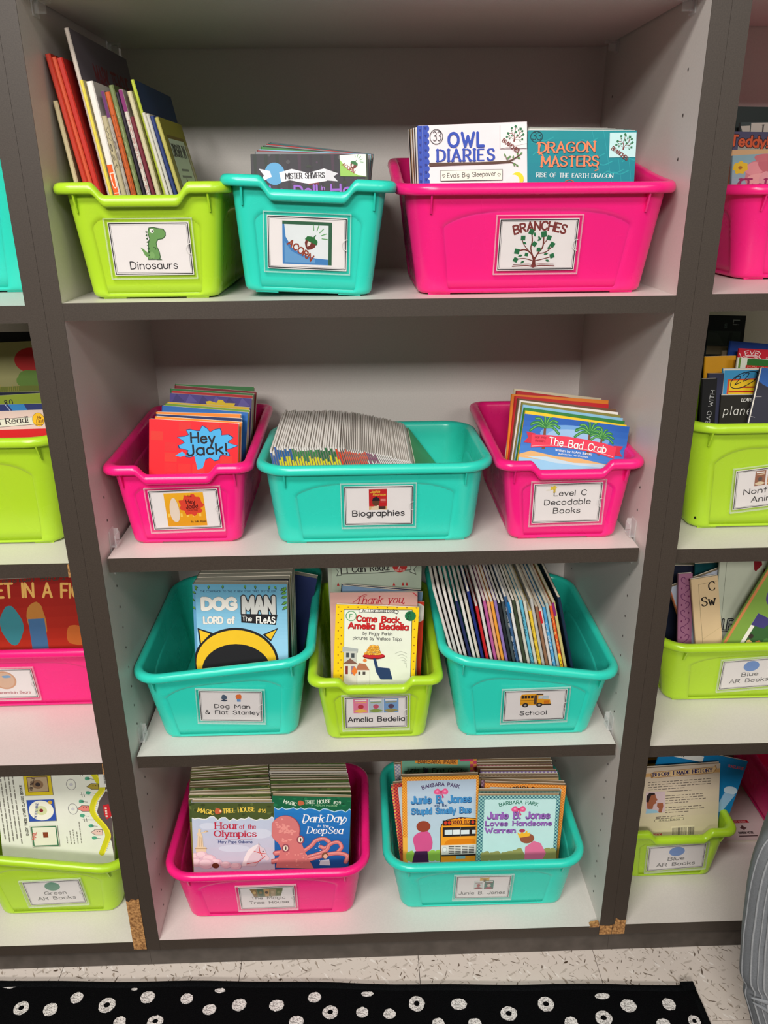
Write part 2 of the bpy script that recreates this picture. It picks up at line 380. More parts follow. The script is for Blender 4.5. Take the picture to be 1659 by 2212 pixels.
        tot = W*u*sx; cr, sr = math.cos(math.radians(rot)), math.sin(math.radians(rot))
        px = 0; wb = wt*cap*s.k*s.w; rj = random.Random(len(t)*7+3)
        def wd(dx, dy):
            if not serif: return wb
            L = math.hypot(dx, dy) or 1; return wb*(.45+.75*abs(dy)/L)
        for ci, ch in enumerate(t):
            if ch != ' ':
                g = glyph(ch)[1]; gw = glyph(ch)[0]; jy = rj.uniform(-jit, jit)*cap; jr = rj.uniform(-jit, jit)*1.2
                for kind, P in g:
                    Q = []
                    strokes = [P]
                    if serif and kind == 'l':
                        for e, o2 in ((P[0], P[1]), (P[-1], P[-2])):
                            if abs(e[1]-o2[1]) > abs(e[0]-o2[0])*.5 and (e[1] < .2 or e[1] > 6.2): strokes.append([(e[0]-1.15, e[1]), (e[0]+1.15, e[1])])
                    for SI, P2 in enumerate(strokes):
                        Q = []
                        for gx, gy in P2:
                            gx2, gy2 = gx+gy*slant, gy
                            if jit: gx2, gy2 = gx2-jr*gy2*.4, gy2+jr*(gx-gw/2)
                            X = (px+gx2)*u*sx; Y = gy2*u+jy
                            if arch:
                                q = (2*X/tot-1); Y += arch*(1-q*q)
                                X += 4*arch*q/tot*gy2*u*.85
                            Q.append(s.tf((x+X*cr+Y*sr, y-Y*cr+X*sr)))
                        s._stroke(Q, (wb*.62 if SI else wd), col, ci+SI, kind == 'c', 22)
            px += adv[ci]
        s.l += 7
    def build(s, name, parent, mat=None):
        if not s.f: return None
        return mesh(name, s.v, s.f, mat or M_PRINT, parent, cols=s.c)
def dashes(A, segs, wd, col):
    A.polys([[(x, y-wd/2), (x2, y2-wd/2), (x2, y2+wd/2), (x, y+wd/2)] if abs(x2-x) > abs(y2-y) else [(x-wd/2, y), (x+wd/2, y), (x2+wd/2, y2), (x2-wd/2, y2)] for x, y, x2, y2 in segs], col)
# ---------------------------------------------------------------- the room: tiled floor and the wall behind the bookcases
FZ = -1.045
M_TILE = None
def mat_tile():
    m, nt, b = newmat('vinyl_tile')
    tc = node(nt, 'ShaderNodeTexCoord')
    mp = node(nt, 'ShaderNodeMapping'); mp.inputs['Scale'].default_value = (1, 1, 1); nt.links.new(tc.outputs['Object'], mp.inputs['Vector'])
    oi = node(nt, 'ShaderNodeObjectInfo'); va = node(nt, 'ShaderNodeVectorMath', operation='ADD')
    sc = node(nt, 'ShaderNodeVectorMath', operation='SCALE'); sc.inputs['Scale'].default_value = 31
    cb = node(nt, 'ShaderNodeCombineXYZ'); nt.links.new(oi.outputs['Random'], cb.inputs[0]); nt.links.new(oi.outputs['Random'], cb.inputs[1])
    nt.links.new(cb.outputs[0], sc.inputs[0]); nt.links.new(mp.outputs[0], va.inputs[0]); nt.links.new(sc.outputs[0], va.inputs[1])
    prev = None
    base = node(nt, 'ShaderNodeRGB'); base.outputs[0].default_value = lin((214, 203, 193)); prev = base.outputs[0]
    for s, th, col, st, ry in ((130, .645, (188, 177, 166), (2.6, .8, 1), .45), (150, .66, (158, 144, 130), (2.8, .7, 1), 2.1), (140, .69, (104, 90, 78), (2.4, .6, 1), 1.25), (110, .67, (228, 220, 212), (2.2, .8, 1), -.9), (130, .70, (112, 98, 86), (3.0, .6, 1), 2.75), (70, .745, (74, 58, 44), (1.4, .7, 1), .3)):
        m2 = node(nt, 'ShaderNodeMapping', vector_type='TEXTURE'); m2.inputs['Scale'].default_value = st; m2.inputs['Rotation'].default_value = (0, 0, ry); m2.inputs['Location'].default_value = (s, th, 0)
        nt.links.new(va.outputs[0], m2.inputs['Vector'])
        n = node(nt, 'ShaderNodeTexNoise'); n.inputs['Scale'].default_value = s; n.inputs['Detail'].default_value = 1.5
        nt.links.new(m2.outputs[0], n.inputs['Vector'])
        r = node(nt, 'ShaderNodeMapRange'); r.inputs['From Min'].default_value = th-.012; r.inputs['From Max'].default_value = th+.012
        nt.links.new(n.outputs['Fac'], r.inputs['Value'])
        mx = node(nt, 'ShaderNodeMix', data_type='RGBA'); nt.links.new(r.outputs['Result'], mx.inputs['Factor'])
        nt.links.new(prev, mx.inputs['A']); mx.inputs['B'].default_value = lin(col); prev = mx.outputs['Result']
    nt.links.new(prev, b.inputs['Base Color']); b.inputs['Roughness'].default_value = .38
    return m
M_TILE = mat_tile()
M_JOINT = mat_noise('tile_joint', (70, 60, 54), (96, 86, 78), 90, .9)
fl = box('floor', -3.2, 3.2, -5.2, .6, FZ-.12, FZ-.0035, M_JOINT); tag(fl, kind='structure')
T = .2865
proto = None
for j in range(5):
    for i in range(-3, 7):
        x0 = .124+T*i-T; y0 = -.117-T*j+ (T if j == 0 else T)
        y1 = y0; y0 = y1-T
        if y1 > .25: y1 = min(y1, .25)
        if j == 0: y0, y1 = -.117, -.117+T
        else: y1 = -.117-T*(j-1); y0 = y1-T
        if proto is None:
            g = .0004
            proto = box('floor_tile', g, T-g, g, T-g, -.0034, 0, M_TILE, fl, bev=.0004)
            o = proto
        else:
            o = proto.copy(); C.objects.link(o)
        o.location = (x0, y0, FZ)
wl = box('wall_back', -3.2, 3.2, .42, .56, FZ-.12, 1.75, mat_noise('painted_block_wall', (196, 190, 180), (206, 200, 190), 60, .8, .1)); tag(wl, kind='structure')

# ---------------------------------------------------------------- bookcases
W, D, DV = .70, .381, .0206
ZS = [0.0, -.3236, -.6368, -.9819]
TS = .0195
def holes(name, x, sgn, zs, parent, ys=(.045, .33)):
    v, f = [], []
    for y in ys:
        for z in zs:
            n = len(v)
            v += [(x+sgn*.0004, y+.0015*math.cos(a), z+.0019*math.sin(a)) for a in [6.2832*k/8 for k in range(8)]]
            f.append(tuple(range(n, n+8)) if sgn < 0 else tuple(range(n+7, n-1, -1)))
    o = mesh(name, v, f, M_HOLE, parent); o['kind'] = 'stuff'; return o
def clip(x, y, z, sgn, parent):
    """clear shelf support: pin plate, shelf ledge and raised lip"""
    import bmesh
    v, f = [], []
    for b in ((0, .0015, -.009, .009, -.016, .0195+.026), (0, .016, -.008, .008, -.0025, 0), (0, .012, -.0015, .0015, -.013, -.0025), (.0015, .0085, -.009, .009, .0195+.0035, .0195+.0060), (.0070, .0085, -.009, .009, .0195+.0060, .0195+.0200), (.0015, .0075, .0075, .009, .0195+.008, .0195+.024)):
        n = len(v); a = sorted((x+sgn*b[0], x+sgn*b[1])); v += boxv(a[0], a[1], y+b[2], y+b[3], z+b[4], z+b[5]); f += [tuple(n+i for i in q) for q in BOXF]
    o = mesh('shelf_clip', v, f, M_CLIP, parent); return o

def bookcase(x0, w, zs, ztop, rec, label, thin_left=False):
    """x0: inner left face; zs: tops of fixed shelf, two adjustable shelves, bottom; ztop: underside of the shelf above"""
    r = empty('bookcase', (x0+w/2, D/2, FZ)); tag(r, label, 'bookcase', 'joined white and brown bookcases')
    r.location = (0, 0, 0)
    ZT = .64
    def panel(name, a, b, y0, y1, z0, z1):
        o = box(name, a, b, y0+.0008, y1, z0, z1, M_WHITE, r)
        box('edge_band', a-.00002, b+.00002, y0, y0+.0008, z0-.00002, z1+.00002, M_BROWN, o)
        return o
    g = .00015
    for s, a, b in ((-1, x0-DV+g, x0), (1, x0+w, x0+w+DV-g)):
        p = panel('side_panel', a, b, 0, D, zs[3]-TS, ZT)
        xi = x0 if s < 0 else x0+w; sg = 1 if s < 0 else -1
        for k in range(3):
            zl, zh = zs[k+1]+.03, zs[k]-TS-.04
            if k == 0: continue
        zz = [z for z in [-.955+.032*i for i in range(29)] if all(abs(z-q) > .024 and abs(z-q+TS) > .012 for q in zs) and not (zs[1]+.10 < z < zs[0]-.05)]
        if s > 0: zz += [.145, .19, .235]
        holes('pin_hole', xi, sg, zz, p)
    panel('fixed_shelf', x0+.0001, x0+w-.0001, 0.0002, D, zs[0]-TS, zs[0])
    panel('bottom_panel', x0+.0001, x0+w-.0001, 0.0002, D, zs[3]-TS, zs[3])
    panel('top_panel', x0+.0001, x0+w-.0001, 0.0002, D, ZT-TS, ZT)
    for z in (zs[1], zs[2], ztop+TS):
        if z > 0: rc, e = .006, .003
        else: rc, e = rec, .004
        panel('shelf', x0+e, x0+w-e, rc, D-.002, z-TS, z)
        for y in (.05, .325):
            clip(x0+.0005, y, z-TS-.0003, 1, r); clip(x0+w-.0005, y, z-TS-.0003, -1, r)
    box('back_panel', x0-DV+g, x0+w+DV-g, D, D+.006, FZ+.001, ZT, M_WHITE, r)
    box('toe_kick', x0-DV+g, x0+w+DV-g, .0095, .026, FZ+.001, zs[3]-TS-.0002, M_KICK, r)
    return r
left = bookcase(-.0412-W, W, [-.002, -.329, -.646, -.984], .304, .0124, 'left bookcase, cut off by the picture, with chipped bare edge at its foot')
mid = bookcase(0, W, ZS, .3042, .0124, 'middle bookcase, seen whole, holding the three upper shelves and bottom of bins')
right = bookcase(W+.0412, W, [.001, -.327, -.642, -.980], .329, .0124, 'right bookcase, cut off by the picture, beside the grey chair')
# chipped laminate showing particleboard
def chip(pts, y0, y1, parent):
    n = len(pts); a = sum(pts[i-1][0]*pts[i][1]-pts[i][0]*pts[i-1][1] for i in range(n))
    if a > 0: pts = pts[::-1]
    v = [(x, y0, z) for x, z in pts]+[(x, y1, z) for x, z in pts]
    f = [tuple(range(n-1, -1, -1)), tuple(range(n, 2*n))]+[(i, (i+1) % n, n+(i+1) % n, n+i) for i in range(n)]
    o = mesh('chipped_edge', v, f, M_RAW, parent); o['label'] = 'bare brown particleboard where the edge strip broke off'; return o
chip([(-.0409, -.9985), (-.0210, -.9985), (-.0210, -.893), (-.0262, -.8955), (-.033, -.8925), (-.037, -.899), (-.0409, -.897)], -.0007, .0003, left)
chip([(.7211, -.9985), (.7410, -.9985), (.7410, -.9685), (.733, -.970), (.7245, -.964), (.7235, -.978), (.7211, -.9785)], -.0007, .0003, right)
chip([(.7005, -.9985), (.7202, -.9985), (.7202, -.9790), (.716, -.981), (.7005, -.980)], -.0007, .0003, mid)
chip([(.6835, -.9830), (.699, -.9830), (.699, -.9765), (.6945, -.9775), (.688, -.9785)], -.0004, .008, mid)
chip([(-.0490, -.3487), (-.0445, -.3487), (-.0445, -.3290), (-.0480, -.3305)], .0116, .0130, left)
chip([(-.0480, -.6657), (-.0445, -.6657), (-.0445, -.6460), (-.0470, -.6475)], .0116, .0130, left)

# ---------------------------------------------------------------- storage bins
def smooth(t): t = max(0, min(1, t)); return t*t*(3-2*t)
BIN = {  # rim width, rim depth, base width, base depth, height, front dip, back rise, sideways tilt of the rim
 'small': (.193, .300, .146, .256, .117, .0125, .006, 0), 'smalltop': (.195, .300, .148, .256, .1265, .0135, .002, 0), 'long': (.325, .262, .270, .208, .117, 0, 0, 0), 'bio': (.309, .250, .264, .200, .117, 0, -.010, 0),
 'deepleft': (.262, .325, .198, .268, .137, 0, 0, -.040), 'deepright': (.262, .325, .200, .268, .136, 0, 0, .028), 'deep': (.262, .325, .204, .268, .125, 0, 0, 0),
 'rise': (.322, .285, .268, .225, .122, 0, .034, 0), 'tall': (.262, .310, .200, .250, .158, 0, 0, 0), 'talllong': (.325, .262, .262, .205, .170, 0, 0, 0)}
_BM = {}
def bin_wall_y(kind, z):
    Wd, L, wb, lb, H, dip, rise, tx = BIN[kind]; t = (z-.008)/(H-.018)
    return -(lb/2+(L/2-.0115-lb/2)*t)
def bin_mesh(kind):
    if kind in _BM: return _BM[kind]
    Wd, L, wb, lb, H, dip, rise, tx = BIN[kind]
    NF, NS, NB, NC = (72 if Wd > .2 else 56), 30, 14, 8
    # rings: (half x, half y, corner radius, z, wall fraction, outer flag)
    R = []
    bw, bl = wb/2, lb/2; tw, tl = Wd/2-.0115, L/2-.0115
    R.append((bw-.0085, bl-.0085, .016, .0012, 0, 0)); R.append((bw-.0055, bl-.0055, .018, .0015, 0, 0)); R.append((bw-.0025, bl-.0025, .020, .0028, 0, 0)); R.append((bw-.0008, bl-.0008, .022, .0052, 0, 0))
    NR = 34 if H < .13 else 42
    for i in range(NR+1):
        t = i/NR; R.append((bw+(tw-bw)*t, bl+(tl-bl)*t, .023+.012*t, .008+(H-.018)*t, t, 1))
    for dx, dz in ((.0035, -.0105), (.0090, -.0125), (.0108, -.0110), (.0115, -.0082), (.0113, -.0050), (.0100, -.0022), (.0075, -.0004), (.0045, 0), (.0015, -.0006), (-.0010, -.0024), (-.0022, -.0055)):
        R.append((tw+dx, tl+dx, .035+dx, H+dz, 1, 2))
    for i in range(1, 11):
        t = 1-i/10; R.append((bw-.0022+(tw-bw)*t-.0002, bl-.0022+(tl-bl)*t, .022+.011*t, .0068+(H-.0163)*t-.003*t, t, 3))
    R.append((bw-.006, bl-.006, .018, .0058, 0, 3)); R.append((bw-.012, bl-.012, .018, .0055, 0, 3))
    small = Wd < .2
    def ring(hx, hy, r):
        if small: r = .013+(r-.016)*.25
        P = []
        def seg(a, b, n, face):
            for i in range(n): P.append((a[0]+(b[0]-a[0])*i/n, a[1]+(b[1]-a[1])*i/n, face))
        def arc(cx, cy, a0):
            for i in range(NC):
                a = math.radians(a0+90*i/NC); P.append((cx+r*math.cos(a), cy+r*math.sin(a), None))
        seg((-hx+r, -hy), (hx-r, -hy), NF, 0); arc(hx-r, -hy+r, -90)
        seg((hx, -hy+r), (hx, hy-r), NS, 1); arc(hx-r, hy-r, 0)
        seg((hx-r, hy), (-hx+r, hy), NB, 2); arc(-hx+r, hy-r, 90)
        seg((-hx, hy-r), (-hx, -hy+r), NS, 1); arc(-hx+r, -hy+r, 180)
        return P
    v, f = [], []
    for hx, hy, r, z, t, kind_ in R:
        for x, y, face in ring(hx, hy, r):
            zz = z
            if dip and y < 0:
                q = abs(x)/(Wd/2); dd = dip*(1-smooth((q-.40)/.15))*smooth((-y-hy*.6)/(hy*.3))
                zz -= dd*(t**3 if kind_ in (1, 3) else (1 if kind_ == 2 else 0))
            if rise: zz += rise*smooth((y+hy)/(2*hy)*1.0)*t
            if tx: zz += tx*(x/(Wd/2))*.5*t
            # bowed rim: long edges swell slightly
            if kind_ == 1 and face in (0, 1):
                u = abs(x)/(hx) if face == 0 else abs(y)/hy; a = .76
                top = .84-.17*(min(u/a, 1))**4
                ins = smooth((a-u)/(.045))*smooth((top-t)/.06)
                d = .0032*ins
                if face == 0: y += d
                else: x -= d*(1 if x > 0 else -1)
            v.append((x, y, zz))
    n = len(ring(.1, .1, .02))
    for k in range(len(R)-1):
        for i in range(n):
            j = (i+1) % n; f.append((k*n+i, k*n+j, (k+1)*n+j, (k+1)*n+i))
    f.append(tuple(range(n-1, -1, -1)))
    b0 = (len(R)-1)*n; f.append(tuple(range(b0, b0+n)))
    me = bpy.data.meshes.new('storage_bin'); me.from_pydata(v, [], f)
    me.polygons.foreach_set('use_smooth', [True]*(len(f)-2)+[False]*2); me.update()
    me.materials.append(GREEN); _BM[kind] = me; return me
def put(o, par=None, mat=None):
    C.objects.link(o)
    if par: o.parent = par
    if mat and o.data: o.material_slots[0].link = 'OBJECT'; o.material_slots[0].material = mat
    return o
def storage_bin(kind, col, x, yf, z, yaw, label, card=None, cx=0, cz=.056, cs=(.090, .058), croll=0, tip=0):
    """x, yf: middle of the front rim"""
    Wd, L, wb, lb, H, dip, rise, tx = BIN[kind]; m = COLS[col]; a = math.radians(yaw)
    o = bpy.data.objects.new('storage_bin', bin_mesh(kind)); put(o, None, m)
    o.location = (x-math.sin(a)*L/2, yf+math.cos(a)*L/2, z); o.rotation_euler = (0, math.radians(tip), a)
    if tip: o.location.z += math.sin(math.radians(tip))*(wb/2-.01)
    tag(o, label, 'storage bin', 'coloured plastic book bins')
    # gussets under the rim and feet under the floor of the bin
    for sx in (-1, 1):
        X = sx*Wd*.375; zt = H-.0118+tx*(X/(Wd/2))*.5; y1 = bin_wall_y(kind, zt); y2 = bin_wall_y(kind, zt-.020)
        v = []
        for dx in (-.0010, .0010): v += [(X+dx, y1+.001, zt), (X+dx, y1-.0085, zt), (X+dx, y2-.0018, zt-.020), (X+dx, y2+.001, zt-.020)]
        mesh('rib', v, [(0, 1, 2, 3), (7, 6, 5, 4), (0, 4, 5, 1), (1, 5, 6, 2), (2, 6, 7, 3), (3, 7, 4, 0)], m, o)
        for sy in (-1, 1):
            box('foot', sx*(wb/2-.026)-.013, sx*(wb/2-.026)+.013, sy*(lb/2-.012)-.006, sy*(lb/2-.012)+.006, 0.0002, .0022, m, o)
    if card:
        w, h = cs; yb = bin_wall_y(kind, cz)-.0002
        tilt = math.atan2(bin_wall_y(kind, cz-.02)-bin_wall_y(kind, cz+.02), .04)   # wall flares outward going up
        Mx = Matrix.Translation((cx, yb, cz)) @ Matrix.Rotation(tilt, 4, 'X') @ Matrix.Rotation(math.radians(-croll), 4, 'Y')
        c = box('label_card', -w/2, w/2, -.0010, -.0003, -h/2, h/2, M_CARD, None, 0)
        at = c.data.color_attributes.new('Col', 'FLOAT_COLOR', 'CORNER'); at.data.foreach_set('color', list(lin((236, 230, 229)))*24)
        c.parent = o; c.matrix_local = Mx
        A = Art(w, h, t=.0020)
        A.frame(.016, .016, .984, h/w-.016, .013, (52, 52, 56)); A.frame(.034, .034, .966, h/w-.034, .004, (90, 90, 94))
        card(A, h/w)
        pr = A.build('card_print', c)
        if pr: pr.location = (0, 0, -h/2)
        # clear pocket: thin sheet with a raised welded border and a thumb notch
        P = .0042; v, f = [], []
        for b in ((-w/2-P, w/2+P, -.0026, -.0023, -h/2-P, h/2+P),):
            n = len(v); v += boxv(*b); f += [tuple(n+i for i in q) for q in BOXF]
        pk = mesh('label_pocket', v, f, M_CLEAR, o); pk.matrix_local = Mx
        v, f = [], []
        for b in ((-w/2-P, -w/2-P+.0012, -.0032, -.0004, -h/2-P, h/2+P), (w/2+P-.0012, w/2+P, -.0032, -.0004, -h/2-P, h/2+P), (-w/2-P, w/2+P, -.0032, -.0004, -h/2-P, -h/2-P+.0012), (-w/2-P, w/2+P, -.0030, -.0004, h/2+P-.0008, h/2+P)):
            n = len(v); v += boxv(*b); f += [tuple(n+i for i in q) for q in BOXF]
        mesh('welded_rim', v, f, M_WELD, pk)
        nz = [(w/2+.0005-.0065*math.sin(q), -.00275, .0065*math.cos(q)) for q in [math.pi*i/12 for i in range(13)]]
        v = []; f = []
        for i, (X, Y, Z) in enumerate(nz):
            v += [(X, Y, Z), (X+(.0006 if 0 < i < 12 else 0), Y-.0001, Z*.88)]
            if i: n = 2*i; f.append((n-2, n-1, n+1, n))
        nn = mesh('thumb_notch', v, f, M_NOTCH, pk)
    return o
M_NOTCH = mat_noise('notch_edge', (214, 210, 208), (226, 222, 220), 50, .3)
# ---------------------------------------------------------------- books
PAPER = (214, 206, 190)
def book(name, w, h, t, col, label, group, loc, yaw=0, lean=0, roll=0, left=0, spine=None, back=None, page=PAPER, art=None, sart=None, bend=0, cat='book', fan=0, ct=.0005, inset=.0010, tail=True):
    """origin bottom middle; front cover towards -Y, spine at -X. lean: top back, roll: top to the right, left: (after yaw) whole book tips left"""
    spine = spine or col; back = back or col
    nz = 6 if (bend or fan) else 1
    c = min(t*.28, .0012)
    # cover: U profile in plan (x, y)
    P = [(w/2, -t/2), (-w/2+c, -t/2), (-w/2, -t/2+c), (-w/2, t/2-c), (-w/2+c, t/2), (w/2, t/2), (w/2, t/2-ct), (-w/2+ct+c*.5, t/2-ct), (-w/2+ct, t/2-ct-c*.5), (-w/2+ct, -t/2+ct+c*.5), (-w/2+ct+c*.5, -t/2+ct), (w/2, -t/2+ct)]
    cols = [col, spine, spine, spine, back, back, PAPER, PAPER, PAPER, PAPER, PAPER, col]
    def bd(x, y, z):
        q = z/h; d = bend*q*q
        if fan: d += fan*q*q*((x+w/2)/w)*(1 if y > 0 else -1)
        return (x, y+d, z)
    v, f, cc = [], [], []; n = len(P)
    for k in range(nz+1):
        z = h*k/nz; v += [bd(x, y, z) for x, y in P]
    for k in range(nz):
        for i in range(n):
            j = (i+1) % n; f.append((k*n+j, k*n+i, (k+1)*n+i, (k+1)*n+j)); cc.append(lin(cols[i]))
    f.append(tuple(range(n))); cc.append(lin(col)); f.append(tuple(nz*n+i for i in range(n-1, -1, -1))); cc.append(lin(col))
    o = mesh(name, v, f, M_COVER, None, cols=cc)
    x0, x1, y0, y1, i0 = -w/2+ct+.0002, w/2-inset, -t/2+ct+.0001, t/2-ct-.0001, inset*.8
    v, f = [], []
    for k in range(nz+1):
        z = i0+(h-2*i0)*k/nz; v += [bd(x, y, z) for x, y in ((x0, y0), (x1, y0), (x1, y1), (x0, y1))]
    for k in range(nz):
        for i in range(4):
            j = (i+1) % 4; f.append((k*4+i, k*4+j, k*4+4+j, k*4+4+i))
    f.append((3, 2, 1, 0)); f.append(tuple(nz*4+i for i in range(4)))
    mesh('pages', v, f, M_PAGES, o, cols=[lin(page)]*len(f))
    if art:
        A = art(w, h, t); A.build('cover_print', o)
    if sart:
        A = Art(t, h, side='spine', bw=w, wide=1.0); A.h = h
        sart(A, h/t); A.build('spine_print', o)
    M = Matrix.Translation(loc)
    if left: M = M @ Matrix.Rotation(math.radians(-left), 4, 'Y')
    M = M @ Matrix.Rotation(math.radians(yaw), 4, 'Z') @ Matrix.Rotation(math.radians(-lean), 4, 'X') @ Matrix.Rotation(math.radians(roll), 4, 'Y')
    o.matrix_world = M
    tag(o, label, cat, group)
    return o
def row(r, t, col, label, group, **k):
    """r: bottom middle of the front cover plane, width, height, lean, roll; lim: clear floor of the bin (left, right, front); lift: bottom held up by"""
    x, y, z, w, h, lean, roll = r
    lim = k.pop('lim', None); lift = k.pop('lift', 0); z += .0010; h -= .0010
    L = math.radians(lean); Q = math.radians(roll)
    if lift: x += math.sin(Q)*lift; y += math.sin(L)*lift*math.cos(Q); z += math.cos(L)*math.cos(Q)*lift; h -= lift
    if lim:
        lim = (lim[0]+.0035, lim[1]-.0035)+tuple(lim[2:]); hw = w*math.cos(Q)/2; dx = 0
        if x-hw < lim[0]: dx = lim[0]-(x-hw)
        elif x+hw > lim[1]: dx = lim[1]-(x+hw)
        if dx:
            roll -= math.degrees(dx/h); x += dx; Q2 = math.radians(roll)
            drop = max(0, (w/2)*(abs(math.sin(Q2))-abs(math.sin(Q)))); z += drop; h -= drop
        if len(lim) > 2 and y < lim[2]:
            dy = lim[2]-y; lean -= math.degrees(dy/h); y = lim[2]; L = math.radians(lean)
    s = t*math.sin(L)
    lx, ly, lz = x, y+math.cos(L)*t/2+math.sin(L)*s, z-math.sin(L)*t/2+math.cos(L)*s
    return book(k.pop('name', 'paperback_book'), w, h-s, t, col, label, group, (lx, ly, lz), 0, lean, roll, **k)
# ---------------------------------------------------------------- print on cards and covers
INK = (44, 42, 46); BR = (116, 52, 46); GR = (40, 112, 70); WH = (240, 236, 234)
def label_text(A, t, y, cap, x0=None, x1=None, col=INK, wt=.155):
    if x0 is None: A.text(t, .5, y, cap, col, wt, al='c')
    else: A.text(t, x0, y, cap, col, wt, x1=x1)
def tree_logo(A, cx, cy, s, rot=0, tc=BR, gc=GR):
    c, q = math.cos(math.radians(rot)), math.sin(math.radians(rot))
    def T(x, y): return (cx+s*(x*c-y*q), cy+s*(x*q+y*c))
    A.poly([T(-.045, .42), T(-.02, .2), T(.03, .2), T(.06, .42)], tc)
    for P, w in (([(0, .3), (-.08, .12), (-.25, .02), (-.42, .06)], .035), ([(0, .25), (-.1, 0), (-.08, -.2), (-.12, -.42)], .03), ([(-.1, .1), (-.28, -.1), (-.34, -.25)], .02),
                 ([(.01, .28), (.1, .1), (.2, -.05), (.2, -.35)], .035), ([(.1, .12), (.3, .08), (.46, -.08)], .025), ([(.03, .3), (.22, .26), (.44, .2)], .022), ([(-.02, .3), (-.25, .24), (-.45, .26)], .022), ([(.2, -.1), (.32, -.25)], .02)):
        A.line([T(x, y) for x, y in P], w*s, tc, smooth=True)
    for x, y, a, l in ((-.12, -.42, 20, .09), (.2, -.36, -10, .1), (.44, -.1, 30, .085), (.46, .18, -20, .08), (-.45, .06, 10, .09), (-.47, .27, 25, .08), (-.32, -.27, 0, .08), (-.02, -.12, 35, .08), (.34, -.27, 15, .08), (.1, .02, 0, .07), (-.2, .14, 10, .06)):
        p = [T(x+l*math.cos(math.radians(a+k)), y+l*math.sin(math.radians(a+k))) for k in (45, 135, 225, 315)]; A.poly(p, gc)
    for x, y, a in ((-.02, -.3, -100), (.05, -.2, -30), (-.22, -.12, -150), (.12, -.22, -120), (.33, .02, -60), (-.3, .16, 170), (.3, .28, 20), (-.24, .3, 150), (.24, .14, -10)):
        x2, y2 = T(x, y); A.leaf(x2, y2, .12*s, a+rot, gc, .5)
def acorn(A, cx, cy, s, rot=25):
    c, q = math.cos(math.radians(rot)), math.sin(math.radians(rot))
    def T(x, y): return (cx+s*(x*c-y*q), cy+s*(x*q+y*c))
    A.poly([T(-.42, -.05), T(-.4, .2), T(-.22, .45), T(0, .6), T(.22, .45), T(.4, .2), T(.42, -.05)], BR)
    A.poly([T(-.22, .0), T(-.2, .2), T(-.1, .38), T(.02, .2), T(.02, 0)], (232, 222, 214))
    A.poly([T(-.5, -.02), T(-.42, -.3), T(-.1, -.42), T(.1, -.42), T(.42, -.3), T(.5, -.02)], (44, 110, 58))
    A.line([T(.05, -.42), T(.1, -.6)], .09*s, (44, 110, 58))
    for a in (-60, -35, -10, 15, 40): A.line([T(.1+.55*math.cos(math.radians(a-60)), -.45+.5*math.sin(math.radians(a-60))), T(.1+.95*math.cos(math.radians(a-60)), -.45+.9*math.sin(math.radians(a-60)))], .06*s, (90, 160, 90))
def sticker_branch(A, x0, y0, x1, y1, bg=(236, 234, 230)):
    A.rect(x0, y0, x1, y1, bg); w = x1-x0
    tree_logo(A, x0+w*.58, y0+w*.34, w*.62, 15)
    A.text('BRANCHES', x0+w*.07, y0+w*.58, w*.13, BR, .22, x1=x0+w*.78, rot=34)
def c_dino(A, H):
    G = (112, 158, 92); g2 = (58, 92, 54)
    A.poly([(.44, .45), (.455, .33), (.47, .24), (.49, .2), (.475, .12), (.50, .065), (.56, .06), (.63, .075), (.68, .08), (.705, .12), (.70, .17), (.66, .205), (.60, .215), (.575, .25), (.58, .30), (.60, .36), (.605, .42), (.59, .455), (.46, .455)], g2)
    A.poly([(.45, .445), (.463, .34), (.478, .25), (.50, .2), (.485, .13), (.505, .075), (.56, .07), (.63, .085), (.675, .09), (.695, .125), (.69, .165), (.655, .195), (.59, .205), (.565, .25), (.57, .30), (.59, .36), (.595, .42), (.58, .447)], G)
    A.poly([(.455, .44), (.41, .40), (.385, .34), (.365, .30), (.40, .32), (.44, .36), (.47, .37)], G)
    for i in range(8): A.poly([(.47+.002*i, .10+.04*i), (.448, .12+.04*i), (.472, .135+.04*i)], g2)
    A.ell(.535, .105, .025, .027, (244, 242, 238)); A.ell(.54, .107, .010, .011, INK)
    A.ell(.50, .40, .032, .045, (130, 174, 106)); A.line([(.53, .30), (.56, .31), (.55, .33)], .008, g2)
    A.poly([(.435, .455), (.50, .435), (.535, .455)], g2); A.poly([(.545, .458), (.60, .44), (.62, .458)], g2)
    label_text(A, 'Dinosaurs', .565, .088, .21, .80, wt=.13)
def c_acorn(A, H):
    A.rect(.19, .06, .81, .58, (52, 96, 70)); A.rect(.215, .10, .765, .55, (226, 232, 234))
    A.poly([(.19, .10), (.215, .10), (.23, .25), (.31, .38), (.45, .46), (.60, .50), (.765, .51), (.765, .58), (.19, .58)], (70, 130, 190))
    A.poly([(.215, .30), (.30, .42), (.45, .49), (.60, .515), (.60, .56), (.215, .56)], (104, 158, 206))
    acorn(A, .545, .31, .17, 25)
    A.text('ACORN', .25, .34, .075, (150, 66, 48), .24, x1=.60, rot=34)
def c_branches(A, H):
    A.text('BRANCHES', .20, .19, .098, (126, 56, 54), .23, x1=.83, arch=.055)
    tree_logo(A, .47, .37, .50)
    for s in (-1, 1): A.line([(.47, .575), (.47+s*.06, .56), (.47+s*.26, .565)], .008, (126, 56, 54), smooth=True); A.line([(.47, .60), (.47+s*.08, .58), (.47+s*.27, .587)], .012, (126, 56, 54), smooth=True)
    A.ell(.47, .585, .04, .014, (126, 56, 54))
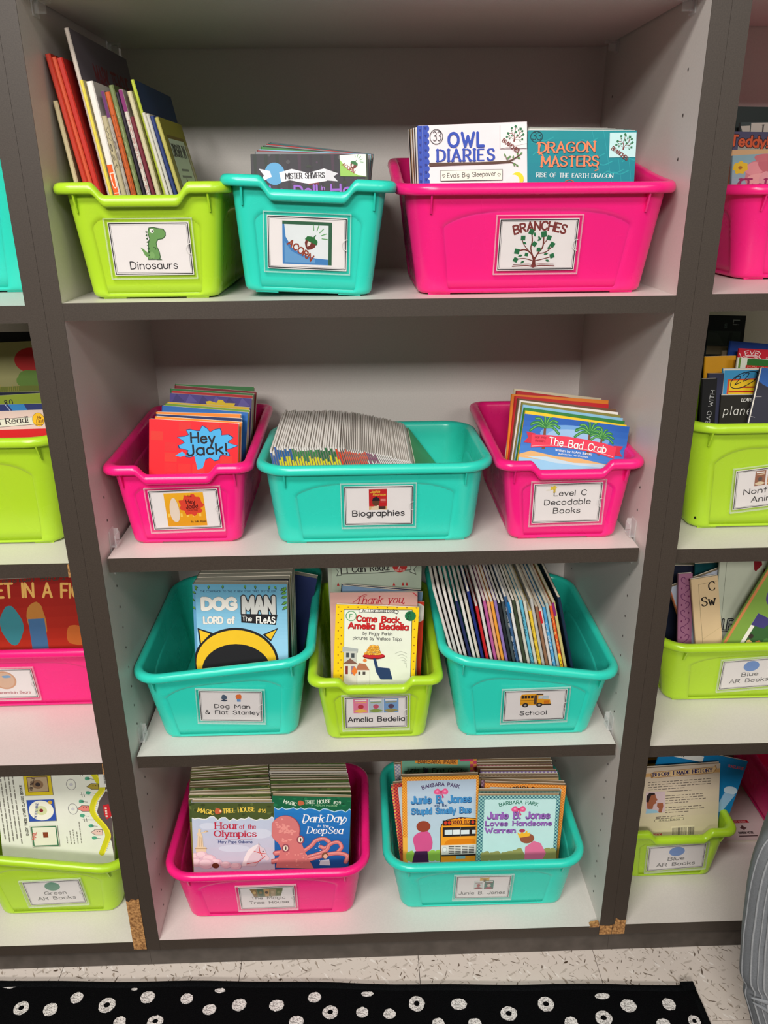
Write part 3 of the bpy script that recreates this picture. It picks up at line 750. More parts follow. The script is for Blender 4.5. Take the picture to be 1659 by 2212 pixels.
def c_jack(A, H):
    A.grad(.22, .05, .79, H-.05, (240, 178, 40), (232, 160, 30)); 
    for i in range(6): A.rect(.24+.09*i, .38, .27+.09*i, .44, (246, 206, 90))
    A.blob(.60, .25, .165, .165, (222, 70, 50), .13, 30, 3, 9)
    A.text('The', .56, .12, .03, (90, 20, 20), .14); A.text('Hey', .53, .225, .062, (70, 16, 18), .16, jit=.06); A.text('Jack!', .52, .305, .062, (70, 16, 18), .16, jit=.06)
    A.text('COLLECTION', .53, .345, .02, (90, 20, 20), .12)
    A.text('By Sally Rippin', .56, .535, .026, (70, 30, 20), .15)
    A.blob(.345, .33, .07, .20, (232, 214, 196), .05, 20, 2, 3)
def c_bio(A, H):
    A.rect(.36, .05, .62, .39, (196, 38, 42)); A.text('Jackie', .385, .11, .04, (236, 200, 70), .16, slant=.15); A.text('Robinson', .42, .155, .034, (236, 200, 70), .16, slant=.15, x1=.60)
    A.rect(.36, .33, .62, .39, (216, 176, 120)); A.poly([(.38, .39), (.40, .34), (.49, .31), (.56, .39)], (226, 206, 176))
    A.ell(.46, .26, .052, .066, (104, 66, 46)); A.poly([(.405, .24), (.42, .19), (.47, .17), (.51, .2), (.52, .24)], (40, 34, 44)); A.rect(.50, .33, .60, .375, (70, 50, 44))
    for i in range(3): A.line([(.53, .215+.022*i), (.60, .215+.022*i)], .007, (230, 170, 160))
    label_text(A, 'Biographies', .49, .092, .12, .87)
def c_levc(A, H):
    label_text(A, 'Level C', .20, .085, .30, .77); label_text(A, 'Decodable', .345, .085, .17, .84); label_text(A, 'Books', .485, .085, .31, .70)
    A.blob(.285, .07, .045, .035, (226, 196, 50), .3, 20, 4, 5); A.blob(.30, .115, .018, .035, (206, 178, 60), .3, 14, 6, 4); A.blob(.21, .10, .03, .008, (216, 206, 170), .3, 12, 2, 3)
def c_dog(A, H):
    A.blob(.40, .13, .045, .055, (84, 100, 120), .1, 16, 1, 3); A.ell(.40, .20, .05, .02, (60, 70, 90)); A.blob(.63, .13, .045, .075, (226, 120, 60), .12, 16, 5, 3); A.rect(.60, .16, .66, .22, (110, 150, 200))
    label_text(A, 'Dog Man', .36, .078, .24, .80); label_text(A, '& Flat Stanley', .49, .078, .09, .95)
def mini_cover(A, x0, y0, x1, y1, bg, c1, c2):
    A.rect(x0, y0, x1, y1, bg); w, h = x1-x0, y1-y0
    A.rect(x0+w*.1, y0+h*.06, x1-w*.1, y0+h*.15, (244, 240, 234)); A.line([(x0+w*.15, y0+h*.26), (x1-w*.15, y0+h*.24)], h*.05, c1)
    A.ell(x0+w*.5, y0+h*.55, w*.2, h*.16, c2); A.blob(x0+w*.5, y0+h*.85, w*.44, h*.12, c1, .1, 14, 3, 4)
def c_amelia(A, H):
    mini_cover(A, .14, .04, .375, .33, (226, 130, 160), (240, 190, 90), (190, 60, 70)); mini_cover(A, .385, .04, .615, .33, (180, 196, 206), (140, 160, 80), (196, 90, 110)); mini_cover(A, .625, .04, .86, .33, (120, 160, 205), (160, 150, 90), (90, 70, 90))
    label_text(A, 'Amelia Bedelia', .51, .098, .05, .955)
def bus_side(A, x, y, s):
    Y = (236, 164, 36); K = (50, 44, 46)
    A.poly([(x, y+.10*s), (x+.03*s, y+.02*s), (x+.62*s, y), (x+.72*s, y+.02*s), (x+.72*s, y+.24*s), (x+.95*s, y+.27*s), (x+.98*s, y+.42*s), (x+.98*s, y+.50*s), (x, y+.48*s)], Y)
    A.rect(x+.50*s, y+.01*s, x+.72*s, y+.06*s, (60, 50, 50))
    for i in range(4): A.rect(x+.03*s+.10*i*s, y+.08*s, x+.11*s+.10*i*s, y+.19*s, K)
    A.rect(x+.44*s, y+.07*s, x+.53*s, y+.45*s, (90, 66, 50)); A.rect(x+.57*s, y+.08*s, x+.92*s if 0 else x+.71*s, y+.22*s, (200, 210, 214)); A.rect(x+.72*s, y+.10*s, x+.90*s, y+.24*s, (190, 204, 210))
    A.line([(x, y+.28*s), (x+.44*s, y+.29*s)], .014*s, K); A.line([(x, y+.38*s), (x+.44*s, y+.39*s)], .014*s, K); A.rect(x+.76*s, y+.30*s, x+.93*s, y+.44*s, (216, 120, 30)); A.rect(x+.70*s, y+.45*s, x+1.0*s, y+.50*s, K)
    for cx in (.17, .62): A.ell(x+cx*s, y+.48*s, .10*s, .09*s, K); A.ell(x+cx*s, y+.48*s, .045*s, .04*s, (180, 170, 160))
def c_school(A, H):
    bus_side(A, .26, .07, .50); label_text(A, 'School', .52, .085, .27, .70)
def c_magic(A, H):
    A.poly([(.20, .06), (.80, .04), (.74, .28), (.27, .30)], (120, 130, 96))
    for i in range(5): A.poly([(.21+.12*i, .07), (.32+.12*i, .07), (.33+.105*i, .28), (.27+.10*i, .28)], [(150, 120, 80), (90, 110, 90), (200, 160, 110), (170, 150, 120), (110, 120, 80)][i]); A.ell(.28+.11*i, .17, .03, .04, [(210, 180, 120), (150, 130, 90), (90, 80, 70), (190, 170, 140), (150, 150, 110)][i])
    label_text(A, 'The Magic', .36, .072, .21, .82, (70, 66, 66)); label_text(A, 'Tree House', .49, .072, .17, .88, (70, 66, 66))
def c_junie(A, H):
    mini_cover(A, .43, .03, .60, .16, (216, 176, 80), (110, 90, 60), (150, 120, 70)); mini_cover(A, .33, .13, .50, .38, (200, 210, 206), (150, 60, 70), (170, 90, 90)); mini_cover(A, .52, .13, .69, .38, (60, 120, 106), (160, 60, 80), (210, 190, 180))
    label_text(A, 'Junie B. Jones', .52, .082, .07, .92, (80, 78, 80))
def c_disc(col, a, b):
    def f(A, H):
        A.ell(.50, .15, .135, .115, col, 30); label_text(A, a, .37, .082, .32 if len(a) > 4 else .36, .70 if len(a) > 4 else .64, (70, 68, 72)); label_text(A, b, .51, .082, .17, .84, (70, 68, 72))
    return f
c_greenar = c_disc((66, 140, 112), 'Green', 'AR Books'); c_bluear = c_disc((96, 140, 206), 'Blue', 'AR Books')
def c_nonf(A, H):
    for x, c in ((.28, (150, 90, 60)), (.46, (190, 120, 50)), (.64, (90, 120, 150))): mini_cover(A, x, .04, x+.15, .28, c, (226, 206, 170), (90, 70, 60))
    label_text(A, 'Nonfiction', .40, .085, .14, .86); label_text(A, 'Animals', .54, .085, .26, .76)
def c_bears(A, H):
    A.ell(.50, .24, .20, .20, (206, 150, 110), 30); A.ell(.50, .24, .17, .17, (214, 176, 146), 30); A.blob(.55, .16, .08, .03, (110, 160, 200), .1, 16, 2, 4)
    A.text('The Berenstain Bears', .14, .545, .055, (170, 50, 70), .16, x1=.88, slant=.15)

# ---- front covers
def v_shivers(w, h, t):
    A = Art(w, h, (1085, 657), 508, 1.5, t=t); A.grad(1085, 657, 1600, 900, (46, 44, 48), (56, 50, 66))
    rr = random.Random(2)
    for i in range(11): x = 1095+48*i; A.poly([(x, 657), (x+16, 657), (x+12, 760), (x+18, 900), (x-4, 900), (x+3, 760)], rr.choice([(34, 42, 36), (66, 46, 62), (44, 36, 46), (60, 72, 48)]))
    for i in range(26): A.ell(rr.uniform(1090, 1590), rr.uniform(657, 830), rr.uniform(4, 14), rr.uniform(3, 9), rr.choice([(72, 70, 74), (78, 56, 78), (46, 54, 42), (42, 40, 44)]), 8)
    A.rect(1330, 745, 1375, 790, (120, 40, 50))
    A.ell(1185, 740, 44, 46, (90, 160, 205))
    rib = (228, 226, 230)
    A.poly([(1118, 718), (1165, 728), (1172, 752), (1122, 772), (1138, 745)], rib); A.poly([(1205, 735), (1260, 722), (1330, 740), (1400, 724), (1440, 738), (1410, 775), (1330, 785), (1250, 768), (1212, 775)], rib); A.poly([(1408, 728), (1460, 745), (1440, 758), (1458, 778), (1402, 772)], (214, 212, 218))
    A.text('MISTER SHIVERS', 1232, 762, 22, (40, 36, 44), .17, x1=1400, serif=1)
    A.text('The Doll', 1118, 834, 42, (150, 96, 196), .21, x1=1366, sh=(40, 30, 50), shw=.08); A.text('in', 1386, 812, 17, (170, 120, 210), .16); A.text('the', 1378, 834, 17, (170, 120, 210), .16); A.text('Hall', 1428, 834, 42, (150, 96, 196), .21, x1=1545, sh=(40, 30, 50), shw=.08)
    A.poly([(1470, 672), (1583, 668), (1583, 762), (1470, 758)], (232, 234, 226)); A.poly([(1470, 690), (1500, 728), (1545, 754), (1583, 762), (1470, 758)], (150, 196, 90)); acorn(A, 1530, 712, 34, 25)
    A.text('ACORN', 1478, 714, 13, (150, 66, 48), .24, x1=1538, rot=33); return A
def v_owl(w, h, t):
    A = Art(w, h, (68, 64), 770, -1, t=t); B = (44, 74, 176)
    A.rect(60, 60, 850, 1200, (232, 224, 226)); A.rect(60, 60, 140, 1200, B)
    for i in range(14): A.ell(140, 84+44*i, 12, 20, B, 12)
    for i in range(9): A.text('v', 84, 100+48*i, 14, (26, 42, 130), .6); A.text('v', 122, 88+48*i, 14, (26, 42, 130), .6)
    A.line([(104, 60), (104, 1200)], 2, (150, 160, 210))
    A.text('33', 178, 166, 60, INK, .07, x1=232); A.ell(200, 140, 0, 0, INK)
    A.line([(200+45*math.cos(q*.35), 140+48*math.sin(q*.35)) for q in range(18)], 4, INK, closed=True)
    A.text('OWL', 288, 205, 86, B, .22, x1=532, gap=3); A.text('DIARIES', 208, 300, 74, B, .19, x1=606, serif=1, gap=3.2)
    br = (88, 58, 44); A.poly([(148, 310), (500, 312), (700, 306), (745, 318), (600, 326), (300, 330), (148, 334)], br)
    A.line([(690, 312), (740, 300), (790, 268)], 8, br); A.line([(720, 312), (760, 330)], 5, br); A.line([(700, 305), (690, 280)], 5, br)
    for x, y, a in ((690, 280, -120), (700, 300, -60), (740, 296, -80), (788, 268, -40), (770, 285, 20), (745, 322, 70), (760, 330, 40), (705, 285, -20), (775, 272, -100)): A.leaf(x, y, 26, a, (96, 140, 80), .5)
    A.rect(226, 362, 668, 434, (90, 88, 92)); A.rect(229, 365, 665, 431, (240, 236, 220)); A.text("Eva's Big Sleepover", 276, 412, 30, INK, .13, x1=618, rot=-1.2)
    for x in (250, 642): A.line([(x, 410), (x-11, 396), (x-6, 388), (x, 394), (x+6, 388), (x+11, 396), (x, 410)], 3, INK)
    A.ell(772, 428, 46, 44, (236, 214, 40), 26); A.ell(744, 442, 44, 42, (232, 224, 226), 26)
    sticker_branch(A, 648, 70, 838, 226, (238, 232, 230)); A.line([(648, 72), (650, 226), (838, 196)], 2, (196, 190, 190)); return A
def v_dragon(w, h, t):
    A = Art(w, h, (852, 104), 765, 1, t=t); A.grad(840, 90, 1640, 700, (14, 138, 146), (10, 120, 140), 8)
    rr = random.Random(5)
    for i in range(9):
        x = rr.uniform(870, 1560); y = rr.uniform(120, 430); A.line([(x, y), (x+40, y-24), (x+90, y-10), (x+150, y-34)], 7, (30, 156, 162), smooth=True)
    for i in range(4): A.line([(1300+80*i, 104), (1380+70*i, 460)], 2.5, (40, 160, 168))
    A.text('33', 884, 168, 50, (10, 60, 70), .12, x1=944); A.line([(912+42*math.cos(q*.35), 148+36*math.sin(q*.35)) for q in range(18)], 5, (10, 60, 70), closed=True)
    O = (240, 132, 88); S = (10, 72, 84)
    A.text('DRAGON', 930, 250, 64, O, .17, x1=1322, serif=1, sh=S, shw=.10, shd=(2, 3)); A.text('MASTERS', 950, 344, 64, O, .17, x1=1350, serif=1, sh=S, shw=.10, shd=(2, 3))
    A.line([(914, 196), (926, 186), (938, 200), (930, 230)], 7, O, smooth=True); A.line([(930, 262), (950, 262), (966, 290)], 7, O, smooth=True); A.line([(1338, 340), (1350, 368), (1330, 376)], 7, O, smooth=True)
    A.text('RISE OF THE EARTH DRAGON', 916, 412, 27, (232, 238, 238), .13, x1=1458, serif=1, rot=1.6); A.line([(1120, 445), (1150, 434), (1180, 446)], 5, (190, 80, 60))
    sticker_branch(A, 1426, 130, 1614, 292, (190, 226, 226)); return A
def v_jack(w, h, t):
    A = Art(w, h, (870, 732), 510, 0, t=t); A.rect(860, 720, 1400, 1500, (222, 30, 42)); rr = random.Random(3)
    for i in range(16): x = 880+rr.randrange(6)*80; y = 740+rr.randrange(5)*60; A.rect(x, y, x+70, y+52, (214, 36+rr.randrange(16), 44))
    A.blob(1200, 860, 148, 96, (24, 60, 110), .16, 40, 8, 11); A.blob(1200, 860, 142, 91, (70, 168, 222), .16, 40, 8, 11)
    A.poly([(1130, 930), (1150, 1010), (1180, 1000), (1200, 930)], (70, 168, 222))
    A.poly([(1060, 910), (1022, 935), (1050, 942), (1085, 930)], (70, 168, 222))
    A.text('Hey', 1112, 856, 56, (26, 22, 30), .19, x1=1246, rot=-3, jit=.04); A.text('Jack!', 1092, 932, 58, (26, 22, 30), .19, x1=1318, rot=-6, jit=.05)
    return A
def palm(A, x, y, s, lean=0):
    A.poly([(x-.06*s, y+.05*s), (x+.06*s, y+.05*s), (x+.1*s+lean, y+1.1*s), (x-.08*s+lean, y+1.1*s)], (120, 74, 50))
    for a in (-160, -135, -100, -70, -40, -15, 10, 170, 195):
        r = math.radians(a); p = [(x, y), (x+.4*s*math.cos(r), y+.4*s*math.sin(r)-.1*s), (x+.75*s*math.cos(r), y+.7*s*math.sin(r)+.12*s)]
        A.line(p, .13*s, (44, 120, 62), smooth=True); A.line(p, .04*s, (110, 180, 90), smooth=True)
def v_crab(w, h, t):
    A = Art(w, h, (340, 640), 570, 7.4, t=t)
    A.org = (340, 640); L = 570
    # local frame: undo the tilt so that drawing runs along the cover
    A.ca, A.sa = 1, 0; A.org = (0, 0); A.k = 1/570
    A.grad(0, 0, 570, 330, (38, 92, 176), (84, 150, 220), 10); A.ell(285, 90, 190, 60, (110, 160, 214), 30); A.ell(285, 96, 150, 44, (150, 186, 222), 30)
    A.poly([(0, 215), (60, 190), (200, 205), (330, 200), (470, 215), (570, 205), (570, 240), (0, 245)], (222, 176, 116)); A.grad(0, 232, 570, 600, (150, 200, 232), (120, 180, 226), 8)
    A.poly([(30, 222), (150, 212), (300, 228), (440, 216), (560, 222), (440, 236), (200, 240)], (190, 214, 226))
    palm(A, 118, 58, 105, 6); palm(A, 362, 62, 105, 6); palm(A, 430, 78, 85, -4)
    R1 = (226, 60, 86)
    A.poly([(20, 92), (70, 96), (66, 150), (14, 150), (34, 122)], (200, 44, 70)); A.poly([(500, 110), (552, 108), (536, 136), (556, 164), (498, 160)], (200, 44, 70))
    A.poly([(52, 104), (150, 96), (250, 92), (350, 96), (450, 104), (516, 118), (512, 180), (440, 166), (350, 156), (250, 152), (150, 158), (56, 174)], R1)
    A.line([(60, 166), (150, 150), (250, 145), (350, 149), (440, 158), (506, 170)], 2.5, (244, 190, 196), smooth=True)
    A.text('The Bad Crab', 150, 145, 38, (246, 240, 236), .15, x1=462, rot=1.5, sh=(150, 30, 50), shw=.06); A.text('Hair Play', 72, 122, 12, (150, 24, 44), .14, rot=-6); A.text('Readers', 76, 140, 12, (150, 24, 44), .14, rot=-4)
    A.text('Written by LuAnn Santillo', 190, 176, 12, (240, 244, 246), .16, x1=390); A.text('Illustrated by Jan Cheatham', 210, 192, 8, (236, 240, 240), .16, x1=370)
    A.poly([(370, 290), (400, 270), (392, 292)], (206, 70, 50)); return A
def v_dog(w, h, t):
    A = Art(w, h, (118, 222), 1032, 0, t=t); A.grad(100, 210, 1200, 900, (96, 158, 188), (150, 204, 232), 16); A.grad(100, 900, 1200, 2000, (150, 204, 232), (120, 180, 220), 4)
    A.rect(100, 210, 150, 2000, (92, 150, 188))
    A.text('THE COMPANION TO THE #1 NEW YORK TIMES BESTSELLER...', 205, 312, 20, (36, 60, 84), .16, x1=1040)
    K = (34, 32, 36)
    A.text('DOG', 225, 505, 118, (228, 224, 216), .36, x1=585, sh=(120, 120, 120), shw=.05); A.text('MAN', 668, 560, 190, (196, 196, 192), .22, x1=1000, sh=K, shw=.12); A.poly([(640, 560), (1040, 570), (1020, 690), (640, 660)], K)
    A.text('LORD of', 232, 670, 72, (228, 224, 216), .26, x1=560, sh=(120, 124, 126), shw=.05); A.text('The', 655, 640, 52, (240, 238, 232), .16, x1=755, jit=.05); A.text('FLeAS', 810, 668, 70, (240, 238, 232), .18, x1=1010, jit=.06)
    for x, y, a in ((1140, 260, 150), (1145, 310, 160), (1150, 360, 165), (1150, 420, 150), (1150, 470, 140), (1140, 250, 120), (140, 240, 30), (150, 250, 70), (120, 300, 40), (110, 380, 50), (120, 470, 60), (300, 232, 100), (450, 228, 90), (690, 228, 85), (800, 230, 80), (960, 235, 100), (1010, 240, 60)): A.leaf(x, y, 75 if x > 1100 else 50, a, K, .5); A.leaf(x, y, 66 if x > 1100 else 40, a, (92, 150, 62), .42)
    A.ell(575, 1130, 470, 410, K, 40); A.ell(575, 1135, 445, 388, (236, 190, 40), 40)   # plain yellow dome in place of the character
    A.ell(575, 1230, 385, 320, K, 36)
    A.poly([(158, 722), (325, 780), (180, 940)], K); A.poly([(178, 745), (296, 790), (192, 900)], (236, 190, 40)); A.poly([(1045, 722), (872, 800), (960, 880)], K); A.poly([(1025, 745), (902, 802), (962, 858)], (236, 190, 40))
    return A
def v_amelia(w, h, t):
    A = Art(w, h, (518, 440), 752, 2, t=t); Y = (240, 200, 24)
    A.rect(500, 420, 1300, 1700, Y)
    for i in range(9): A.rect(535+i*88, 460, 547+i*88, 472, (150, 96, 30))
    for i in range(14): A.rect(534, 530+i*78, 545, 541+i*78, (150, 96, 30)); A.rect(562 if i % 2 else 560, 500+i*78, 571, 511+i*78, (150, 96, 30)); A.rect(1225, 590+i*78, 1236, 601+i*78, (150, 96, 30)); A.rect(1262, 560+i*78, 1272, 571+i*78, (150, 96, 30))
    A.rect(588, 486, 1208, 1700, (50, 60, 70)); A.rect(593, 491, 1203, 1700, (226, 230, 214))
    A.poly([(722, 486), (745, 478), (1065, 486), (1085, 505), (1070, 530), (1040, 518), (760, 512), (725, 522)], (50, 50, 50)); A.poly([(728, 492), (748, 484), (1062, 492), (1078, 508), (1066, 522), (1040, 512), (758, 508), (730, 516)], (232, 232, 222))
    A.text('An I Can Read Book', 756, 510, 26, INK, .13, x1=1050, serif=1)
    R = (196, 34, 36)
    A.text('Come Back,', 705, 596, 52, R, .24, x1=1105, rot=2, sh=(90, 20, 20), shw=.03, shd=(2, 2)); A.text('Amelia Bedelia', 632, 664, 54, R, .24, x1=1170, rot=1.5, sh=(90, 20, 20), shw=.03, shd=(2, 2))
    A.text('by Peggy Parish', 764, 728, 30, INK, .13, x1=1028, rot=1); A.text('pictures by Wallace Tripp', 674, 772, 30, INK, .13, x1=1116, rot=1.5)
    A.line([(655+46*math.cos(q*.35), 548+46*math.sin(q*.35)) for q in range(18)], 6, (60, 150, 90), closed=True); A.text('F', 640, 572, 42, (60, 150, 90), .14, slant=.1)
    A.ell(1190, 545, 50, 48, (30, 112, 70), 24); A.text('AR', 1160, 532, 22, (20, 50, 36), .14); A.text('2.1', 1158, 576, 34, (20, 50, 36), .14)
    # tray of golden buns
    A.ell(866, 935, 102, 30, (120, 20, 26), 26); A.ell(866, 928, 98, 24, (196, 40, 50), 26)
    rr = random.Random(4)
    for r in range(5):
        for i in range(8-r): x = 790+r*12+i*19+rr.uniform(-3, 3); y = 912-r*19+rr.uniform(-3, 3); A.ell(x, y, 14, 12, (120, 74, 20), 10); A.ell(x-1, y-1, 12, 10, rr.choice([(240, 176, 60), (232, 160, 50), (246, 190, 84)]), 10)
    A.ell(784, 974, 17, 17, (226, 130, 60), 12)
    # houses
    g = (150, 156, 156); A.poly([(580, 840), (720, 862), (716, 900), (580, 892)], (170, 176, 174)); A.rect(596, 885, 706, 990, (196, 198, 190)); A.rect(612, 900, 640, 945, (70, 76, 80)); A.rect(660, 905, 688, 948, (70, 76, 80))
    A.poly([(580, 1010), (650, 955), (720, 1010)], (130, 90, 76)); A.rect(590, 1010, 712, 1300, (216, 212, 200)); A.rect(606, 1030, 630, 1110, (130, 50, 50)); A.rect(660, 1030, 690, 1110, (150, 120, 140))
    A.poly([(700, 1070), (730, 1000), (790, 1010), (830, 1075)], (176, 110, 80)); A.rect(715, 1070, 830, 1300, (226, 224, 214)); A.rect(725, 1085, 745, 1115, (80, 70, 70)); A.rect(765, 1085, 790, 1115, (80, 70, 70)); A.blob(690, 1080, 24, 40, (226, 120, 50), .2, 12, 3, 4)
    for i in range(5): A.line([(1060+20*i, 905+22*i), (1110+12*i, 885+30*i), (1165, 905+34*i)], 3, (176, 180, 170), smooth=True)
    A.poly([(858, 955), (884, 955), (905, 1040), (1010, 1050), (1040, 1160), (930, 1160), (890, 1090)], (38, 60, 100))
    return A
def foliage(A, x0, x1, y0, y1, col, c2, seed=1, edge=(236, 236, 230), amp=14):
    rr = random.Random(seed); n = 22; P = [(x0+(x1-x0)*i/n, y1+rr.uniform(-amp, amp)) for i in range(n+1)]
    A.poly([(x0, y0)]+[(x, y+8) for x, y in P]+[(x1, y0)], edge); A.poly([(x0, y0)]+P+[(x1, y0)], col)
    for i in range(26): A.ell(rr.uniform(x0, x1), rr.uniform(y0, y1-amp-4), rr.uniform(7, 20), rr.uniform(5, 12), c2 if i % 2 else tuple(int(c*.82) for c in col), 9)
def v_olympics(w, h, t):
    A = Art(w, h, (308, 372), 580, 0, t=t); A.grad(300, 360, 900, 1400, (182, 200, 220), (216, 190, 200), 14)
    for x, y, rx, ry in ((420, 560, 60, 26), (780, 620, 90, 40), (600, 740, 110, 30)): A.ell(x, y, rx, ry, (204, 212, 226), 18)
    foliage(A, 300, 900, 360, 498, (72, 86, 44), (92, 106, 56), 3, (226, 230, 224), 18)
    Yw = (232, 200, 80)
    A.text('MAGIC', 352, 446, 33, Yw, .17, x1=462, serif=1, rot=12); A.blob(495, 442, 25, 24, (196, 96, 60), .1, 12, 3, 3); A.rect(506, 432, 514, 450, (240, 220, 170)); A.text('TREE HOUSE', 530, 456, 33, Yw, .17, x1=752, serif=1, rot=-4); A.text('#16', 775, 450, 27, Yw, .15, x1=830, rot=2)
    R = (186, 44, 66)
    A.text('Hour', 472, 580, 48, R, .17, x1=634, serif=1); A.text('of the', 642, 580, 33, R, .13, x1=756, serif=1); A.text('Olympics', 464, 642, 46, R, .17, x1=758, serif=1)
    A.line([(478, 668), (730, 668)], 2, (186, 110, 130)); A.text('Mary Pope Osborne', 490, 695, 20, (60, 76, 130), .17, x1=730)
    st = (226, 204, 168); s2 = (186, 158, 118)
    A.rect(330, 725, 402, 770, st); A.rect(322, 735, 408, 742, s2); A.poly([(340, 725), (346, 640), (350, 600), (366, 600), (380, 640), (384, 725)], st); A.ell(360, 590, 10, 12, st); A.line([(374, 612), (400, 606), (408, 600)], 8, st); A.ell(408, 600, 14, 6, s2); A.line([(352, 610), (342, 630)], 7, st); A.line([(358, 640), (356, 722)], 3, s2); A.line([(370, 650), (372, 722)], 3, s2)
    for x, y, r in ((320, 800, 40), (370, 790, 44), (420, 820, 50), (470, 850, 44), (330, 850, 50), (400, 860, 60), (540, 870, 40), (610, 880, 40)): A.ell(x, y, r, r*.7, (222, 190, 200), 16); A.ell(x-6, y-6, r*.7, r*.45, (236, 212, 216), 14)
    # white horse head
    A.poly([(655, 880), (690, 800), (730, 750), (762, 722), (778, 700), (790, 722), (815, 735), (835, 790), (852, 815), (846, 834), (828, 836), (806, 812), (790, 812), (776, 840), (750, 880)], (214, 200, 206))
    A.poly([(650, 880), (676, 800), (700, 750), (740, 716), (778, 700), (756, 740), (716, 790), (690, 840), (680, 880)], (232, 226, 226))
    for P in ([(778, 720), (782, 760), (800, 800)], [(742, 760), (790, 776), (826, 780)], [(820, 800), (770, 846), (690, 862)]): A.line(P, 5, (196, 60, 50))
    A.ell(806, 762, 5, 6, (50, 40, 44), 8); A.poly([(770, 706), (776, 690), (786, 712)], (196, 180, 186))
    A.ell(465, 876, 26, 22, (110, 60, 40), 12); return A
def v_deepsea(w, h, t):
    A = Art(w, h, (868, 320), 565, 0, t=t); A.grad(860, 300, 1450, 1300, (40, 130, 200), (20, 50, 120), 20)
    foliage(A, 860, 1450, 300, 420, (24, 96, 62), (34, 116, 74), 7, (170, 206, 226), 14)
    Yw = (214, 226, 206)
    A.text('MAGIC', 950, 374, 26, Yw, .16, x1=1040, serif=1, rot=14); A.blob(1074, 372, 24, 20, (190, 100, 66), .1, 12, 3, 3); A.text('TREE HOUSE', 1104, 378, 27, Yw, .16, x1=1288, serif=1, rot=-4); A.text('#39', 1306, 372, 22, Yw, .15, x1=1358, rot=3); A.text('A MERLIN MISSION', 1150, 392, 13, (150, 200, 150), .15, x1=1332)
    Wt = (238, 240, 242)
    A.text('Dark', 1092, 520, 56, Wt, .13, x1=1236, slant=.18, serif=1); A.text('Day', 1264, 516, 58, Wt, .13, x1=1384, slant=.18, serif=1); A.line([(1385, 480), (1405, 490), (1396, 515), (1370, 532)], 5, Wt, smooth=True)
    A.line([(1088, 520), (1100, 534), (1120, 520)], 5, Wt, smooth=True)
    A.text('in', 1200, 560, 22, Wt, .13, slant=.15); A.text('the', 1235, 562, 24, Wt, .13, slant=.15); A.text('Deep', 1124, 612, 52, Wt, .13, x1=1262, slant=.18, serif=1); A.text('Sea', 1276, 610, 54, Wt, .13, x1=1376, slant=.18, serif=1)
    P1 = (206, 120, 118); P2 = (228, 150, 142); P3 = (150, 76, 90)
    def arm(P, w0):
        A.line(P, w0, P3, smooth=True); A.line(P, w0*.82, P1, smooth=True); A.line([(x-2, y-4) for x, y in P], w0*.3, P2, smooth=True)
    arm([(1050, 800), (1150, 720), (1190, 670), (1250, 655), (1290, 690), (1260, 730), (1226, 720)], 32); arm([(1060, 830), (1250, 760), (1290, 700), (1350, 680), (1376, 720), (1350, 760)], 30); arm([(1080, 850), (1250, 790), (1350, 770), (1420, 790), (1410, 840)], 34); arm([(900, 780), (980, 770), (1040, 800)], 40); arm([(880, 850), (980, 820), (1050, 840)], 40)
    A.ell(968, 590, 108, 120, P3, 30); A.ell(965, 590, 104, 116, P1, 30); A.poly([(900, 660), (1060, 600), (1090, 700), (1110, 760), (1180, 900), (900, 900), (940, 740)], P1)
    rr = random.Random(9)
    for i in range(34):
        a = rr.uniform(0, 6.28); r = rr.uniform(.1, .88); A.blob(965+96*r*math.cos(a), 588+106*r*math.sin(a), rr.uniform(7, 15), rr.uniform(5, 11), P2, .2, 9, i, 3)
    for i in range(16): A.ell(rr.uniform(980, 1140), rr.uniform(770, 880), 7, 5, P2, 8)
    for x, y in ((1078, 664), (972, 736)): A.ell(x, y, 28, 34, P3, 18); A.ell(x, y, 18, 24, (230, 216, 196), 16); A.ell(x+2, y, 4, 16, (30, 24, 30), 10)
    for i in range(14): A.ell(1175+rr.uniform(-10, 60), 650+i*14, rr.uniform(2, 5), rr.uniform(2, 5), (200, 226, 240), 7)
    A.ell(1258, 790, 24, 26, (120, 80, 60), 14); A.ell(1262, 796, 16, 18, (222, 176, 150), 12); A.poly([(1225, 830), (1290, 820), (1300, 870), (1220, 870)], (214, 220, 230)); return A
def checker(A, x0, y0, x1, y1, wd, c1, c2, s):
    """checked border"""
    A.rect(x0, y0, x1, y1, c1); q = []
    nx, ny = int((x1-x0)/s), int(min(y1-y0, s*44)/s)
    for i in range(nx+1):
        for j in range(ny+1):
            if (i+j) % 2 and (i*s < wd or i*s >= (x1-x0)-wd-.1 or j*s < wd): q.append([(x0+i*s, y0+j*s), (x0+i*s+s, y0+j*s), (x0+i*s+s, y0+j*s+s), (x0+i*s, y0+j*s+s)])
    A.polys(q, c2)
def bow(A, x, y, s):
    for k in (-1, 1): A.blob(x+k*.30*s, y, .27*s, .26*s, (226, 90, 140), .08, 16, 2, 3); A.poly([(x, y), (x+k*.1*s, y+.6*s), (x+k*.25*s, y+.5*s)], (200, 60, 110)); A.ell(x+k*.3*s, y-.02*s, .1*s, .09*s, (240, 140, 176), 10)
    A.ell(x, y, .09*s, .1*s, (196, 50, 100), 12)
